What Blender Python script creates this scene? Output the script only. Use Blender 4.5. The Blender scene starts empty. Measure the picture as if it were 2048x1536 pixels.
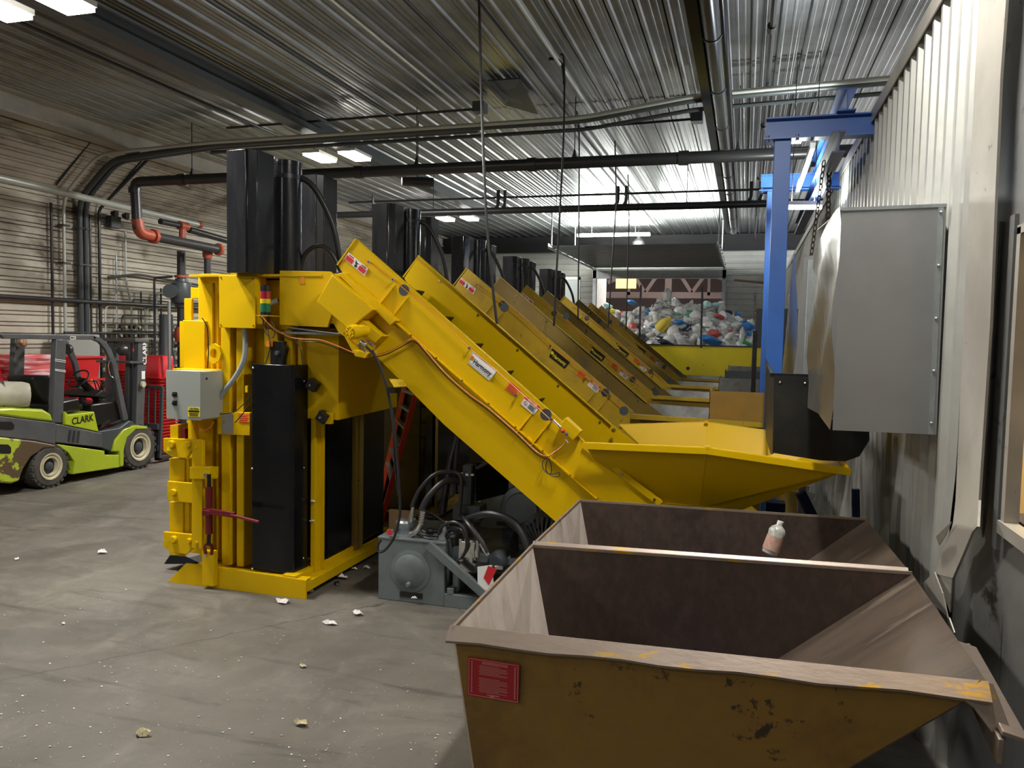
import bpy, bmesh, math, random
from mathutils import Vector, Matrix
from math import pi, sin, cos, radians
rnd = random.Random(11)
SC = bpy.context.scene
COL = SC.collection
# ---------------------------------------------------------------- camera, world, exposure
F = 1583.0; YAW, PITCH, ROLL = .28570, .06042, .01971; CH = 2.4
_f = Vector((-sin(YAW)*cos(PITCH), cos(YAW)*cos(PITCH), -sin(PITCH)))
_r = Vector((cos(YAW), sin(YAW), 0)); _u = _r.cross(_f)
_r2 = _r*cos(ROLL)+_u*sin(ROLL); _u2 = _u*cos(ROLL)-_r*sin(ROLL)
cd = bpy.data.cameras.new('camera'); cam = bpy.data.objects.new('camera', cd); COL.objects.link(cam)
cd.sensor_fit = 'HORIZONTAL'; cd.sensor_width = 36; cd.lens = 36*F/2048; cd.clip_end = 200; cd.clip_start = .05
cam.matrix_world = Matrix(((_r2.x, _u2.x, -_f.x, 0), (_r2.y, _u2.y, -_f.y, 0), (_r2.z, _u2.z, -_f.z, CH), (0, 0, 0, 1)))
SC.camera = cam
SC.view_settings.view_transform = 'Standard'; SC.view_settings.look = 'None'
SC.view_settings.gamma = 1; SC.view_settings.exposure = EXPO = 0.0
SC.view_settings.use_curve_mapping = False
w = bpy.data.worlds.new('world'); SC.world = w; w.use_nodes = True
w.node_tree.nodes['Background'].inputs[0].default_value = (.8, .9, 1, 1)
w.node_tree.nodes['Background'].inputs[1].default_value = .6
LK = dict(near=170, rail=190, rear=45, key=200, far=620, far_up=1000, right=25, right_up=110)   # lamp powers, watts
def area(name, loc, size, power, col=(1, .97, .93), rot=(0, 0, 0), parent=None):
    l = bpy.data.lights.new(name, 'AREA'); l.energy = power; l.color = col
    l.shape = 'RECTANGLE'; l.size, l.size_y = size
    o = bpy.data.objects.new(name, l); COL.objects.link(o)
    o.location = loc; o.rotation_euler = rot
    if parent: o.parent = parent; o.location = Vector(loc)-Vector(parent['_l'])
    return o
# ---------------------------------------------------------------- measuring: a point seen at (px,py) on the plane Y=, X= or Z=
def _ray(px, py): return _r2*((px-1024)/F)+_u2*((768-py)/F)+_f
def PY(px, py, y): d = _ray(px, py); return Vector((0, 0, CH))+d*(y/d.y)
def PX(px, py, x): d = _ray(px, py); return Vector((0, 0, CH))+d*(x/d.x)
def PZ(px, py, z): d = _ray(px, py); return Vector((0, 0, CH))+d*((z-CH)/d.z)
def xz(pts, y): return [(PY(a, b, y).x, PY(a, b, y).z) for a, b in pts]
def yz(pts, x): return [(PX(a, b, x).y, PX(a, b, x).z) for a, b in pts]
# ---------------------------------------------------------------- materials
def nd(nt, t, **k):
    n = nt.nodes.new(t)
    for a, b in k.items(): setattr(n, a, b)
    return n
def mat(name, col, rough=.5, metal=0., wear=None, dirt=None, bump=None, spec=.5, coat=0., emit=None, stretch=(1, 1, 1), alpha=None, trans=0.):
    """wear=(colour, scale, threshold, softness[, rough]); dirt=(colour, scale, amount); bump=(scale, strength)"""
    m = bpy.data.materials.new(name); m.use_nodes = True; nt = m.node_tree; b = nt.nodes['Principled BSDF']
    L = nt.links.new
    b.inputs['Base Color'].default_value = (*col, 1); b.inputs['Roughness'].default_value = rough
    b.inputs['Metallic'].default_value = metal; b.inputs['Specular IOR Level'].default_value = spec
    b.inputs['Coat Weight'].default_value = coat; b.inputs['Coat Roughness'].default_value = .1
    if trans: b.inputs['Transmission Weight'].default_value = trans
    if emit: b.inputs['Emission Color'].default_value = (*emit[0], 1); b.inputs['Emission Strength'].default_value = emit[1]
    if wear or dirt or bump:
        tc = nd(nt, 'ShaderNodeNewGeometry'); mp = nd(nt, 'ShaderNodeMapping'); L(tc.outputs['Position'], mp.inputs['Vector'])
        mp.inputs['Scale'].default_value = stretch
    cur = None
    def noise(sc, det=6, rg=.6, dist=0.):
        n = nd(nt, 'ShaderNodeTexNoise'); n.inputs['Scale'].default_value = sc; n.inputs['Detail'].default_value = det
        n.inputs['Roughness'].default_value = rg; n.inputs['Distortion'].default_value = dist; L(mp.outputs[0], n.inputs['Vector']); return n
    def mixc(fac, a, bcol):
        x = nd(nt, 'ShaderNodeMix', data_type='RGBA'); L(fac, x.inputs[0])
        if a is None: x.inputs[6].default_value = (*col, 1)
        else: L(a, x.inputs[6])
        x.inputs[7].default_value = (*bcol, 1); return x.outputs[2]
    def rng(src, a, b2, c=0., d=1.):
        r = nd(nt, 'ShaderNodeMapRange', interpolation_type='SMOOTHSTEP'); L(src, r.inputs[0])
        for i, v in zip((1, 2, 3, 4), (a, b2, c, d)): r.inputs[i].default_value = v
        return r.outputs[0]
    if dirt:
        for k, dd in enumerate(dirt if isinstance(dirt, list) else [dirt]):
            n = noise(dd[1], 5, .65); cur = mixc(rng(n.outputs[0], .35, .7, 0, dd[2]), cur, dd[0])
    if wear:
        for wr in (wear if isinstance(wear, list) else [wear]):
            n = noise(wr[1], 8, .7, .3); f = rng(n.outputs[0], wr[2], wr[2]+wr[3]); cur = mixc(f, cur, wr[0])
            if len(wr) > 4:
                r = rng(n.outputs[0], wr[2], wr[2]+wr[3], rough, wr[4]); L(r, b.inputs['Roughness'])
    if cur: L(cur, b.inputs['Base Color'])
    if bump:
        n = noise(bump[0], 4, .6); bp = nd(nt, 'ShaderNodeBump'); bp.inputs['Strength'].default_value = bump[1]
        bp.inputs['Distance'].default_value = .01; L(n.outputs[0], bp.inputs['Height']); L(bp.outputs[0], b.inputs['Normal'])
    return m
M = {}
M['yellow'] = mat('yellow_paint', (.66, .42, .001), .40, 0, dirt=((.60, .37, .001), 1.5, .5), bump=(60, .04), spec=.18)
M['yellow_old'] = mat('worn_yellow_paint', (.52, .34, .012), .5, 0, wear=[((.16, .12, .07), 9, .60, .1), ((.30, .20, .03), 2.2, .5, .25)], dirt=((.42, .27, .02), 3, .6))
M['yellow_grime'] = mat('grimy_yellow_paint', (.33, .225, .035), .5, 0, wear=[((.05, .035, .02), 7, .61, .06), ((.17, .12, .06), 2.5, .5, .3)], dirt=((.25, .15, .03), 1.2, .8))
M['binyellow'] = mat('scuffed_dull_yellow_paint', (.26, .145, .022), .42, 0, wear=[((.04, .028, .015), 6, .605, .04), ((.16, .085, .02), 1.7, .45, .3)], dirt=((.20, .12, .03), 14, .5), bump=(25, .05))
M['rimsteel'] = mat('worn_rim_steel', (.32, .255, .205), .42, .45, wear=[((.50, .30, .04), 7, .56, .05)], dirt=((.26, .20, .17), 12, .6), bump=(40, .1), stretch=(.35, 1, 1))
M['binpale'] = mat('pale_scoured_steel', (.72, .64, .56), .42, .15, wear=[((.10, .07, .06), 11, .63, .05)], dirt=((.40, .32, .27), 5, .7), bump=(30, .1), stretch=(1.6, 1, .35))
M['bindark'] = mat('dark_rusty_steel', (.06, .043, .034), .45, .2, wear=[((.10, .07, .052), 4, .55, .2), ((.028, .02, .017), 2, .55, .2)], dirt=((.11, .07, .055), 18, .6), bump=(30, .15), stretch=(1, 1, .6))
M['binslide'] = mat('brown_slide_steel', (.15, .11, .082), .34, .4, wear=[((.24, .185, .14), 6, .55, .15)], dirt=((.08, .06, .048), 3, .8), bump=(35, .1), stretch=(.3, 1.6, .3))
M['black'] = mat('gloss_black_paint', (.004, .0045, .006), .16, 0, dirt=((.010, .010, .011), 3, .6), spec=.35)
M['blackmat'] = mat('black_steel', (.006, .006, .007), .35, 0, bump=(90, .1))
M['covermetal'] = mat('dark_cover_metal', (.010, .011, .014), .17, 0, dirt=((.022, .022, .025), 4, .7), bump=(3, .05), stretch=(3, 3, .5))
M['rubber'] = mat('black_rubber', (.008, .008, .008), .5, 0, dirt=((.028, .026, .02), 2.2, .8), spec=.3)
M['hose'] = mat('hose_rubber', (.02, .02, .021), .4)
M['grey'] = mat('grey_machine_paint', (.13, .155, .16), .38, 0, dirt=((.09, .10, .10), 4, .6))
M['greydark'] = mat('dark_grey_paint', (.05, .06, .065), .4)
M['panelgrey'] = mat('light_grey_enclosure_paint', (.32, .345, .32), .4)
M['conduitgrey'] = mat('grey_plastic_conduit', (.27, .30, .33), .4)
M['blue'] = mat('blue_steel_paint', (.035, .13, .46), .4, 0, dirt=((.03, .10, .36), 2, .6))
M['darkblue'] = mat('dark_blue_steel_paint', (.012, .03, .12), .4)
M['galv'] = mat('galvanised_steel', (.42, .45, .46), .38, .75, dirt=((.30, .33, .34), 9, .7), bump=(50, .05))
M['galvpipe'] = mat('pale_galvanised_pipe', (.50, .52, .48), .35, .25)
M['chute'] = mat('chute_sheet_steel', (.33, .335, .33), .36, .6, dirt=((.28, .28, .275), 2, .7), bump=(2.2, .06))
M['ceil'] = mat('ribbed_ceiling_metal', (.37, .385, .405), .30, .85, dirt=[((.15, .15, .15), .45, .8), ((.33, .34, .35), 3, .5)], bump=(14, .08))
M['rwall'] = mat('white_ribbed_wall_metal', (.47, .47, .435), .42, .35, wear=[((.16, .13, .10), 3.5, .66, .1)], dirt=((.36, .35, .315), 1.3, .7))
M['lwall'] = mat('stained_cream_wall_metal', (.60, .56, .47), .5, .1, wear=[((.12, .09, .06), .42, .52, .16)], dirt=((.40, .37, .31), 2.4, .7), stretch=(1, .45, 1.5))
M['bwall'] = mat('grey_back_wall_metal', (.33, .33, .31), .5, .2, dirt=((.22, .22, .2), .8, .8))
M['header'] = mat('dark_header_metal', (.012, .012, .013), .6, .0, spec=.2)
M['trim'] = mat('wall_flashing', (.42, .395, .345), .42, .2, wear=[((.12, .10, .08), 10, .64, .06)], dirt=((.31, .29, .25), 2, .7))
M['sheet'] = mat('dirty_grey_sheet', (.24, .24, .23), .42, .4, wear=[((.03, .027, .025), 4, .57, .12)], dirt=((.15, .15, .145), 1.6, .8))
M['steel'] = mat('dark_steel_pipe', (.045, .045, .048), .35, .4)
M['chrome'] = mat('bright_steel_fitting', (.68, .68, .66), .22, 1.)
M['redpipe'] = mat('red_oxide_fitting', (.36, .07, .035), .4)
M['redpaint'] = mat('dark_red_paint', (.13, .006, .010), .35)
M['red'] = mat('red_plastic', (.62, .022, .03), .3, 0, coat=.2)
M['redorange'] = mat('red_orange_fibreglass', (.42, .03, .02), .4)
M['lime'] = mat('lime_truck_paint', (.40, .50, .015), .35, 0, dirt=((.30, .38, .025), 2, .6), coat=.3)
M['limeworn'] = mat('scraped_lime_paint', (.40, .50, .03), .4, 0, wear=[((.10, .065, .035), 2.6, .46, .03), ((.30, .24, .18), 14, .66, .04)], dirt=((.36, .42, .05), 3, .7))
M['truckgrey'] = mat('charcoal_truck_paint', (.07, .075, .085), .35, 0, dirt=((.12, .12, .12), 3, .6))
M['tyre'] = mat('tyre_rubber', (.045, .042, .037), .75, 0, dirt=((.09, .08, .07), 6, .7), bump=(30, .2))
M['rim'] = mat('cream_wheel_rim', (.55, .50, .35), .4)
M['tank'] = mat('cream_gas_tank', (.52, .50, .41), .38, 0, dirt=((.36, .33, .25), 4, .7))
M['white'] = mat('white_paint', (.75, .75, .72), .4)
M['label'] = mat('white_label_film', (.80, .80, .78), .35)
M['labelred'] = mat('red_label_film', (.58, .02, .03), .4)
M['stickred'] = mat('scratched_red_sticker', (.40, .012, .02), .4, 0, wear=[((.55, .18, .16), 5, .66, .03)])
M['stickline'] = mat('pale_red_print', (.62, .22, .2), .4)
M['labelorange'] = mat('orange_label_film', (.72, .26, .01), .4)
M['ink'] = mat('black_ink', (.01, .01, .01), .4)
M['caution'] = mat('yellow_label_film', (.85, .72, .02), .4)
M['orange'] = mat('orange_cable', (.72, .20, .03), .4)
M['amber'] = mat('amber_lens', (.7, .22, .02), .25, coat=.5)
M['lensred'] = mat('red_lens', (.33, .01, .03), .2, coat=.5)
M['lensyel'] = mat('yellow_lens', (.62, .5, .01), .2, coat=.5)
M['lensgrn'] = mat('green_lens', (.01, .14, .06), .2, coat=.5)
M['chain'] = mat('rusty_chain_steel', (.12, .09, .07), .45, .7)
M['rust'] = mat('rusty_steel', (.10, .05, .02), .7, .2)
M['card'] = mat('brown_cardboard', (.36, .23, .11), .8)
M['paper'] = mat('white_paper_litter', (.78, .74, .70), .6, 0, wear=[((.55, .12, .16), 30, .62, .03)])
M['papertan'] = mat('tan_paper_litter', (.62, .55, .33), .6, 0, wear=[((.2, .2, .13), 40, .58, .05)])
M['wallyellow'] = mat('bright_yellow_steel_wall', (.78, .64, .01), .5, 0, wear=[((.45, .36, .02), 6, .62, .06)], dirt=((.68, .55, .02), 1.4, .7), stretch=(1, 1, 1))
M['truss'] = mat('brown_painted_timber', (.085, .052, .045), .6)
M['plyyellow'] = mat('pale_yellow_board', (.75, .52, .20), .6)
M['hallwall'] = mat('white_hall_wall_metal', (.85, .82, .78), .5)
M['lamp'] = mat('lit_tube', (1, 1, 1), .5, emit=((1, .97, .88), 26))
M['lampcool'] = mat('lit_cool_tube', (1, 1, 1), .5, emit=((.97, 1, .86), 20))
M['goldguard'] = mat('golden_brown_guard_paint', (.36, .20, .03), .5, .1, dirt=((.26, .15, .03), 3, .7))
M['wornsteel'] = mat('worn_grey_hopper_steel', (.27, .27, .26), .35, .65, dirt=((.14, .13, .12), 4, .8))
# concrete floor
def concrete():
    m = bpy.data.materials.new('dusty_concrete'); m.use_nodes = True; nt = m.node_tree; b = nt.nodes['Principled BSDF']; L = nt.links.new
    g = nd(nt, 'ShaderNodeNewGeometry')
    def noise(sc, det, rg, dist=0, vec=None, stretch=None):
        n = nd(nt, 'ShaderNodeTexNoise'); n.inputs['Scale'].default_value = sc; n.inputs['Detail'].default_value = det
        n.inputs['Roughness'].default_value = rg; n.inputs['Distortion'].default_value = dist
        src = g.outputs['Position']
        if stretch:
            mp = nd(nt, 'ShaderNodeMapping'); mp.inputs['Scale'].default_value = stretch; mp.inputs['Rotation'].default_value = (0, 0, .5); L(src, mp.inputs[0]); src = mp.outputs[0]
        L(src, n.inputs['Vector']); return n.outputs[0]
    def rng(src, a, b2, c=0., d=1.):
        r = nd(nt, 'ShaderNodeMapRange', interpolation_type='SMOOTHSTEP'); L(src, r.inputs[0])
        for i, v in zip((1, 2, 3, 4), (a, b2, c, d)): r.inputs[i].default_value = v
        return r.outputs[0]
    def mixc(f, a, c2):
        x = nd(nt, 'ShaderNodeMix', data_type='RGBA'); L(f, x.inputs[0])
        if isinstance(a, tuple): x.inputs[6].default_value = (*a, 1)
        else: L(a, x.inputs[6])
        x.inputs[7].default_value = (*c2, 1); return x.outputs[2]
    c = mixc(rng(noise(.35, 5, .6, .3), .35, .65), (.145, .130, .106), (.085, .077, .063))
    c = mixc(rng(noise(1.4, 8, .7, .6), .45, .75, 0, .75), c, (.22, .20, .168))
    c = mixc(rng(noise(3, 6, .7, .4, stretch=(.25, 1.6, 1)), .52, .70, 0, .75), c, (.065, .058, .05))
    c = mixc(rng(noise(9, 9, .8), .56, .72, 0, .6), c, (.05, .045, .04))
    c = mixc(rng(noise(5.5, 10, .85), .655, .70, 0, .8), c, (.62, .60, .56))
    c = mixc(rng(noise(45, 3, .6), .70, .74, 0, .9), c, (.75, .73, .68))
    # hairline cracks
    v = nd(nt, 'ShaderNodeTexVoronoi', feature='DISTANCE_TO_EDGE'); v.inputs['Scale'].default_value = .22
    mp = nd(nt, 'ShaderNodeVectorMath', operation='ADD'); nn = nd(nt, 'ShaderNodeTexNoise'); nn.inputs['Scale'].default_value = 2.5; nn.inputs['Detail'].default_value = 6
    L(g.outputs['Position'], nn.inputs['Vector']); sc = nd(nt, 'ShaderNodeVectorMath', operation='SCALE'); sc.inputs[3].default_value = .35
    L(nn.outputs['Color'], sc.inputs[0]); L(g.outputs['Position'], mp.inputs[0]); L(sc.outputs[0], mp.inputs[1]); L(mp.outputs[0], v.inputs['Vector'])
    c = mixc(rng(v.outputs['Distance'], .0005, .0022, .7, 0), c, (.04, .036, .03))
    L(c, b.inputs['Base Color'])
    L(rng(noise(1.1, 7, .7, .3), .3, .7, .42, .72), b.inputs['Roughness'])
    bp = nd(nt, 'ShaderNodeBump'); bp.inputs['Strength'].default_value = .12; bp.inputs['Distance'].default_value = .01
    L(noise(14, 6, .7), bp.inputs['Height']); L(bp.outputs[0], b.inputs['Normal'])
    return m
M['concrete'] = concrete()
# ---------------------------------------------------------------- mesh builder
class MB:
    def __init__(s): s.v = []; s.f = []
    def add(s, vs, fs):
        n = len(s.v); s.v += [Vector(v) for v in vs]; s.f += [tuple(i+n for i in f) for f in fs]; return s
    def box(s, x0, x1, y0, y1, z0, z1):
        if x0 > x1: x0, x1 = x1, x0
        if y0 > y1: y0, y1 = y1, y0
        if z0 > z1: z0, z1 = z1, z0
        return s.add([(x, y, z) for z in (z0, z1) for y in (y0, y1) for x in (x0, x1)],
                     [(0, 2, 3, 1), (4, 5, 7, 6), (0, 1, 5, 4), (2, 6, 7, 3), (0, 4, 6, 2), (1, 3, 7, 5)])
    def obox(s, c, ax, ay, az):
        c = Vector(c); ax, ay, az = Vector(ax), Vector(ay), Vector(az)
        return s.add([c+ax*x+ay*y+az*z for z in (-1, 1) for y in (-1, 1) for x in (-1, 1)],
                     [(0, 2, 3, 1), (4, 5, 7, 6), (0, 1, 5, 4), (2, 6, 7, 3), (0, 4, 6, 2), (1, 3, 7, 5)])
    def bar(s, p, q, w, h, up=(0, 0, 1)):
        p, q = Vector(p), Vector(q); d = (q-p); u = Vector(up); sd = d.cross(u)
        if sd.length < 1e-6: sd = d.cross(Vector((1, 0, 0)))
        sd.normalize(); u = sd.cross(d).normalized()
        return s.obox((p+q)/2, d/2, sd*w/2, u*h/2)
    def ring(s, rings, caps=True, closed=True):
        n = len(rings[0]); vs = [v for r in rings for v in r]; fs = []
        for i in range(len(rings)-1):
            for j in range(n if closed else n-1):
                k = (j+1) % n; fs.append((i*n+j, i*n+k, (i+1)*n+k, (i+1)*n+j))
        if caps: fs.append(tuple(range(n))[::-1]); fs.append(tuple((len(rings)-1)*n+j for j in range(n)))
        return s.add(vs, fs)
    def prism(s, pts, a, b, axis='y'):
        def P(u, v, t): return {'y': (u, t, v), 'x': (t, u, v), 'z': (u, v, t)}[axis]
        return s.ring([[P(u, v, a) for u, v in pts], [P(u, v, b) for u, v in pts]])
    def cyl(s, p, q, r, r2=None, n=20, caps=True):
        return s.lathe(p, q, [(0, r), (1, r if r2 is None else r2)], n, caps)
    def lathe(s, p, q, prof, n=24, caps=True):
        p, q = Vector(p), Vector(q); d = q-p; a = d.orthogonal().normalized(); b = d.normalized().cross(a)
        return s.ring([[p+d*t+(a*cos(2*pi*i/n)+b*sin(2*pi*i/n))*r for i in range(n)] for t, r in prof], caps)
    def tube(s, path, r, n=8, smooth=0):
        P = [Vector(p) for p in path]
        if smooth: P = spline(P, smooth)
        rings = []; t0 = (P[1]-P[0]).normalized(); a = t0.orthogonal().normalized()
        for i, p in enumerate(P):
            t = (P[min(i+1, len(P)-1)]-P[max(i-1, 0)]).normalized()
            a = (a-t*a.dot(t)).normalized(); b = t.cross(a)
            rings.append([p+(a*cos(2*pi*k/n)+b*sin(2*pi*k/n))*r for k in range(n)])
        return s.ring(rings)
    def sheet(s, pts, t=.004):
        P = [Vector(p) for p in pts]; nrm = (P[1]-P[0]).cross(P[2]-P[0]).normalized()*t
        return s.ring([P, [p+nrm for p in P]])
    def ball(s, c, r, n=12, sz=(1, 1, 1)):
        c = Vector(c); rings = []
        for i in range(1, n):
            a = pi*i/n; rings.append([c+Vector((sin(a)*cos(2*pi*k/(2*n))*sz[0], sin(a)*sin(2*pi*k/(2*n))*sz[1], cos(a)*sz[2]))*r for k in range(2*n)])
        return s.ring(rings)
    def mesh(s, name, off=Vector((0, 0, 0)), ang=35):
        me = bpy.data.meshes.new(name); me.from_pydata([v-off for v in s.v], [], s.f)
        bm = bmesh.new(); bm.from_mesh(me); bmesh.ops.recalc_face_normals(bm, faces=bm.faces); bm.to_mesh(me); bm.free()
        me.polygons.foreach_set('use_smooth', [True]*len(me.polygons)); me.set_sharp_from_angle(angle=radians(ang)); me.update()
        return me
    def build(s, name, m, parent=None, bevel=0, ang=35):
        if parent is not None: off = Vector(parent['_l'])
        else:
            xs = [v.x for v in s.v]; ys = [v.y for v in s.v]; zs = [v.z for v in s.v]
            off = Vector(((min(xs)+max(xs))/2, (min(ys)+max(ys))/2, min(zs)))
        me = s.mesh(name, off, ang); me.materials.append(M[m] if isinstance(m, str) else m)
        o = bpy.data.objects.new(name, me); COL.objects.link(o); o['_l'] = list(off)
        if parent is not None: o.parent = parent
        else: o.location = off
        if bevel:
            b = o.modifiers.new('b', 'BEVEL'); b.width = bevel; b.segments = 2; b.limit_method = 'ANGLE'; b.angle_limit = radians(40)
        return o
def spline(P, k=6):
    out = []
    for i in range(len(P)-1):
        p0, p1, p2, p3 = P[max(i-1, 0)], P[i], P[i+1], P[min(i+2, len(P)-1)]
        for j in range(k):
            t = j/k; out.append(.5*((2*p1)+(p2-p0)*t+(2*p0-5*p1+4*p2-p3)*t*t+(3*p1-p0-3*p2+p3)*t**3))
    out.append(P[-1]); return out
def bend(P, r=.08, k=5):
    P = [Vector(p) for p in P]; out = [P[0]]
    for i in range(1, len(P)-1):
        a = (P[i-1]-P[i]); b = (P[i+1]-P[i]); ra = min(r, a.length*.45, b.length*.45); a = P[i]+a.normalized()*ra; b = P[i]+b.normalized()*ra
        for j in range(k+1): t = j/k; out.append(a*(1-t)**2+P[i]*2*t*(1-t)+b*t*t)
    out.append(P[-1]); return out
def tag(o, label=None, cat=None, group=None, kind=None):
    if label: o['label'] = label
    if cat: o['category'] = cat
    if group: o['group'] = group
    if kind: o['kind'] = kind
    return o
def thing(name, loc, label, cat, group=None):
    o = bpy.data.objects.new(name, None); COL.objects.link(o); o.location = loc; o['_l'] = list(loc); o.empty_display_size = .1
    return tag(o, label, cat, group)
KIDS = {}
def copy_tree(o, parent=None, deep=0):
    c = o.copy(); COL.objects.link(c)
    if parent is not None: c.parent = parent
    if deep < 2:
        for ch in list(o.children): copy_tree(ch, c, deep+1)
    return c
def struct(mb, name, m, label=None, bevel=0, ang=35):
    o = mb.build(name, m, None, bevel, ang); o['kind'] = 'structure'
    if label: o['label'] = label
    return o
def text(s, name, m, origin, u, v, size, parent, ext=.0006, sx=1.0, shear=0, bold=.018):
    """text whose baseline runs along u and whose letters stand along v"""
    c = bpy.data.curves.new(name, 'FONT'); c.body = s; c.size = size; c.extrude = ext; c.align_x = 'CENTER'; c.align_y = 'CENTER'; c.shear = shear; c.resolution_u = 3; c.offset = bold*size
    t = bpy.data.objects.new(name, c); COL.objects.link(t); bpy.context.view_layer.update()
    dg = bpy.context.evaluated_depsgraph_get(); me = bpy.data.meshes.new_from_object(t.evaluated_get(dg))
    bpy.data.objects.remove(t); u = Vector(u).normalized(); v = Vector(v).normalized(); n = u.cross(v); off = Vector(parent['_l']); og = Vector(origin)
    for p in me.vertices: q = p.co.copy(); p.co = og+u*q.x*sx+v*q.y+n*q.z-off
    me.materials.clear(); me.materials.append(M[m]); me.name = name
    o = bpy.data.objects.new(name, me); COL.objects.link(o); o.parent = parent; o['_l'] = parent['_l']; return o
# ================================================================ the room
CZ = 6.0; XW = 1.15; XL = -12.5; YB = 28.0; YN = -7.0
struct(MB().box(-12.8, 22, YN, 46, -.2, 0), 'floor', 'concrete', 'bare grey concrete floor with tyre marks, cracks and white specks')
def ribbed(u0, u1, pitch, depth, big=.06, minor=2):
    """profile offsets of a ribbed sheet: list of (u, d)"""
    out = []; u = u0
    while u < u1:
        out += [(u-.016, 0), (u-.013, .04), (u-.004, .04), (u-.001, 0), (u+.015, depth), (u+big, depth), (u+big+.015, 0)] if depth < 0 else []
        rest = pitch-big-.02
        for k in range(minor):
            c = u+big+.02+rest*(k+1)/(minor+1); out += [(c-.018, 0), (c-.009, depth*.3), (c+.009, depth*.3), (c+.018, 0)]
        u += pitch
    return out
def profile_sheet(pts, a, b, dirv, t=Vector((0, 0, 0))):
    pass
# ceiling: ribs run away from the camera
mb = MB(); pr = ribbed(-11.35, 8.2, .305, -.03, .05)
for (ya, yb, zz) in [(YN, 4.2, 0), (4.17, 12.2, .006), (12.17, 20.2, 0), (20.17, YB, .006)]:
    r0 = [(u, ya, CZ+d+zz) for u, d in pr]; r1 = [(u, yb, CZ+d+zz) for u, d in pr]
    t0 = [(u, ya, CZ+.02) for u, d in pr]
    mb.ring([r0, r1], False, False)
mb.box(-11.4, 9, YN, YB, CZ+.06, CZ+.16)
struct(mb, 'ceiling', 'ceil', 'grey ribbed metal ceiling with soot stains', ang=20)
# left wall with its sloping upper part, ribs run along the building
mb = MB(); SL = [(-12.5, 4.97), (-11.32, 6.0)]
z = 0; prof = []
while z < 4.95:
    prof += [(XL, z), (XL-.05, z+.003), (XL-.05, z+.017), (XL, z+.02), (XL, z+.07), (XL-.05, z+.073), (XL-.05, z+.087), (XL, z+.09)]; z += .2
d = Vector((1.18, 0, 1.03)).normalized(); n = Vector((d.z, 0, -d.x)); Lg = math.hypot(1.18, 1.03); s = 0
prof2 = []
while s < Lg-.05:
    for a, b in ((0, 0), (.003, -.05), (.017, -.05), (.02, 0), (.07, 0), (.073, -.05), (.085, -.05), (.09, 0)):
        q = Vector((XL, 0, 4.97))+d*(s+a)+n*b; prof2.append((q.x, q.z))
    s += .2
mb.ring([[(x, YN, z) for x, z in prof], [(x, YB, z) for x, z in prof]], False, False)
mb.ring([[(x, YN, z) for x, z in prof2], [(x, YB, z) for x, z in prof2]], False, False)
mb.box(XL-.2, XL-.12, YN, YB, 0, 5.2); mb.bar((XL-.1, YN, 5.0), (XL-.1, YB, 5.0), .1, .1)
mb.add([(XL-.12, YN, 5.05), (XL-.12, YB, 5.05), (-11.35, YB, 6.2), (-11.35, YN, 6.2)], [(0, 1, 2, 3)])
struct(mb, 'wall_left', 'lwall', 'cream ribbed metal wall stained brown, its top sloping in to the ceiling', ang=20)
# right wall: vertical ribs, top at 4.65, buckled at the foot
ZT = 2.4+1.961*XW
def rwx(y, z):
    k = max(0, 1-z/1.75); return XW+k*(.05*sin(y*9.3+z*2)+.035*sin(y*21+1.5*z)*(1 if k > .1 else 0))+k*k*.03*sin(z*9)
mb = MB(); zs = [i*.15 for i in range(12)]+[1.8, 2.4, 3.0, 3.6, ZT]
rings = []
for zz in zs:
    row = []; y = 4.9
    while y < YB:
        for a, dd in ((0, 0), (.018, -.032), (.07, -.032), (.088, 0), (.15, 0), (.158, -.008), (.175, -.008), (.183, 0)):
            yy = y+a; row.append((rwx(yy, zz)+dd, yy, zz))
        y += .25
    rings.append(row)
mb.ring(rings, False, False)
mb.box(XW+.10, XW+.16, 4.9, YB, 0, ZT)
struct(mb, 'wall_right', 'rwall', 'white ribbed metal partition wall, dented at its foot', ang=25)
# top flashing of the partition
mb = MB(); mb.box(XW-.045, XW+.18, 4.6, YB, ZT-.02, ZT+.02); mb.box(XW-.05, XW-.04, 4.6, YB, ZT-.10, ZT+.02)
struct(mb, 'trim_1', 'trim', 'pale metal flashing along the top edge of the ribbed partition wall')
# broad corner flashing, crumpled at its foot
mb = MB()
def strip(rows, t=.012):
    vs = []
    for (p0, p1) in rows: vs.append([Vector(p0), Vector(p1)])
    m_ = MB()
    r = [[a, b, b+Vector((t, 0, 0)), a+Vector((t, 0, 0))] for a, b in vs]
    m_.ring(r); return m_
FR = [(0, 1958, 2012), (150, 1950, 2001), (400, 1938, 1990), (650, 1927, 1980), (1000, 1911, 1957), (1045, 1906, 1954), (1056, 1903, 1944), (1090, 1888, 1930), (1148, 1871, 1905)]
rows = [(PX(a, y_, XW-.07 if k < 5 else XW-.13), PX(b, y_+(0 if k < 5 else 8), XW-.06 if k < 5 else XW-.12)) for k, (y_, a, b) in enumerate(FR)]
rows.insert(0, (rows[0][0]+Vector((0, .05, 1.2)), rows[0][1]+Vector((0, .05, 1.2)))); rows[0][0].z = rows[0][1].z = ZT
mb = strip(rows); mb.sheet([PX(1904, 1043, XW-.15), PX(1874, 1072, XW-.16), PX(1880, 1090, XW-.14), PX(1893, 1070, XW-.14)], .006)
mb.sheet([PX(1871, 1144, XW-.14), PX(1848, 1166, XW-.13), PX(1858, 1200, XW-.13), PX(1880, 1215, XW-.13), PX(1898, 1236, XW-.13), PX(1887, 1186, XW-.15)], .006)
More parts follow.
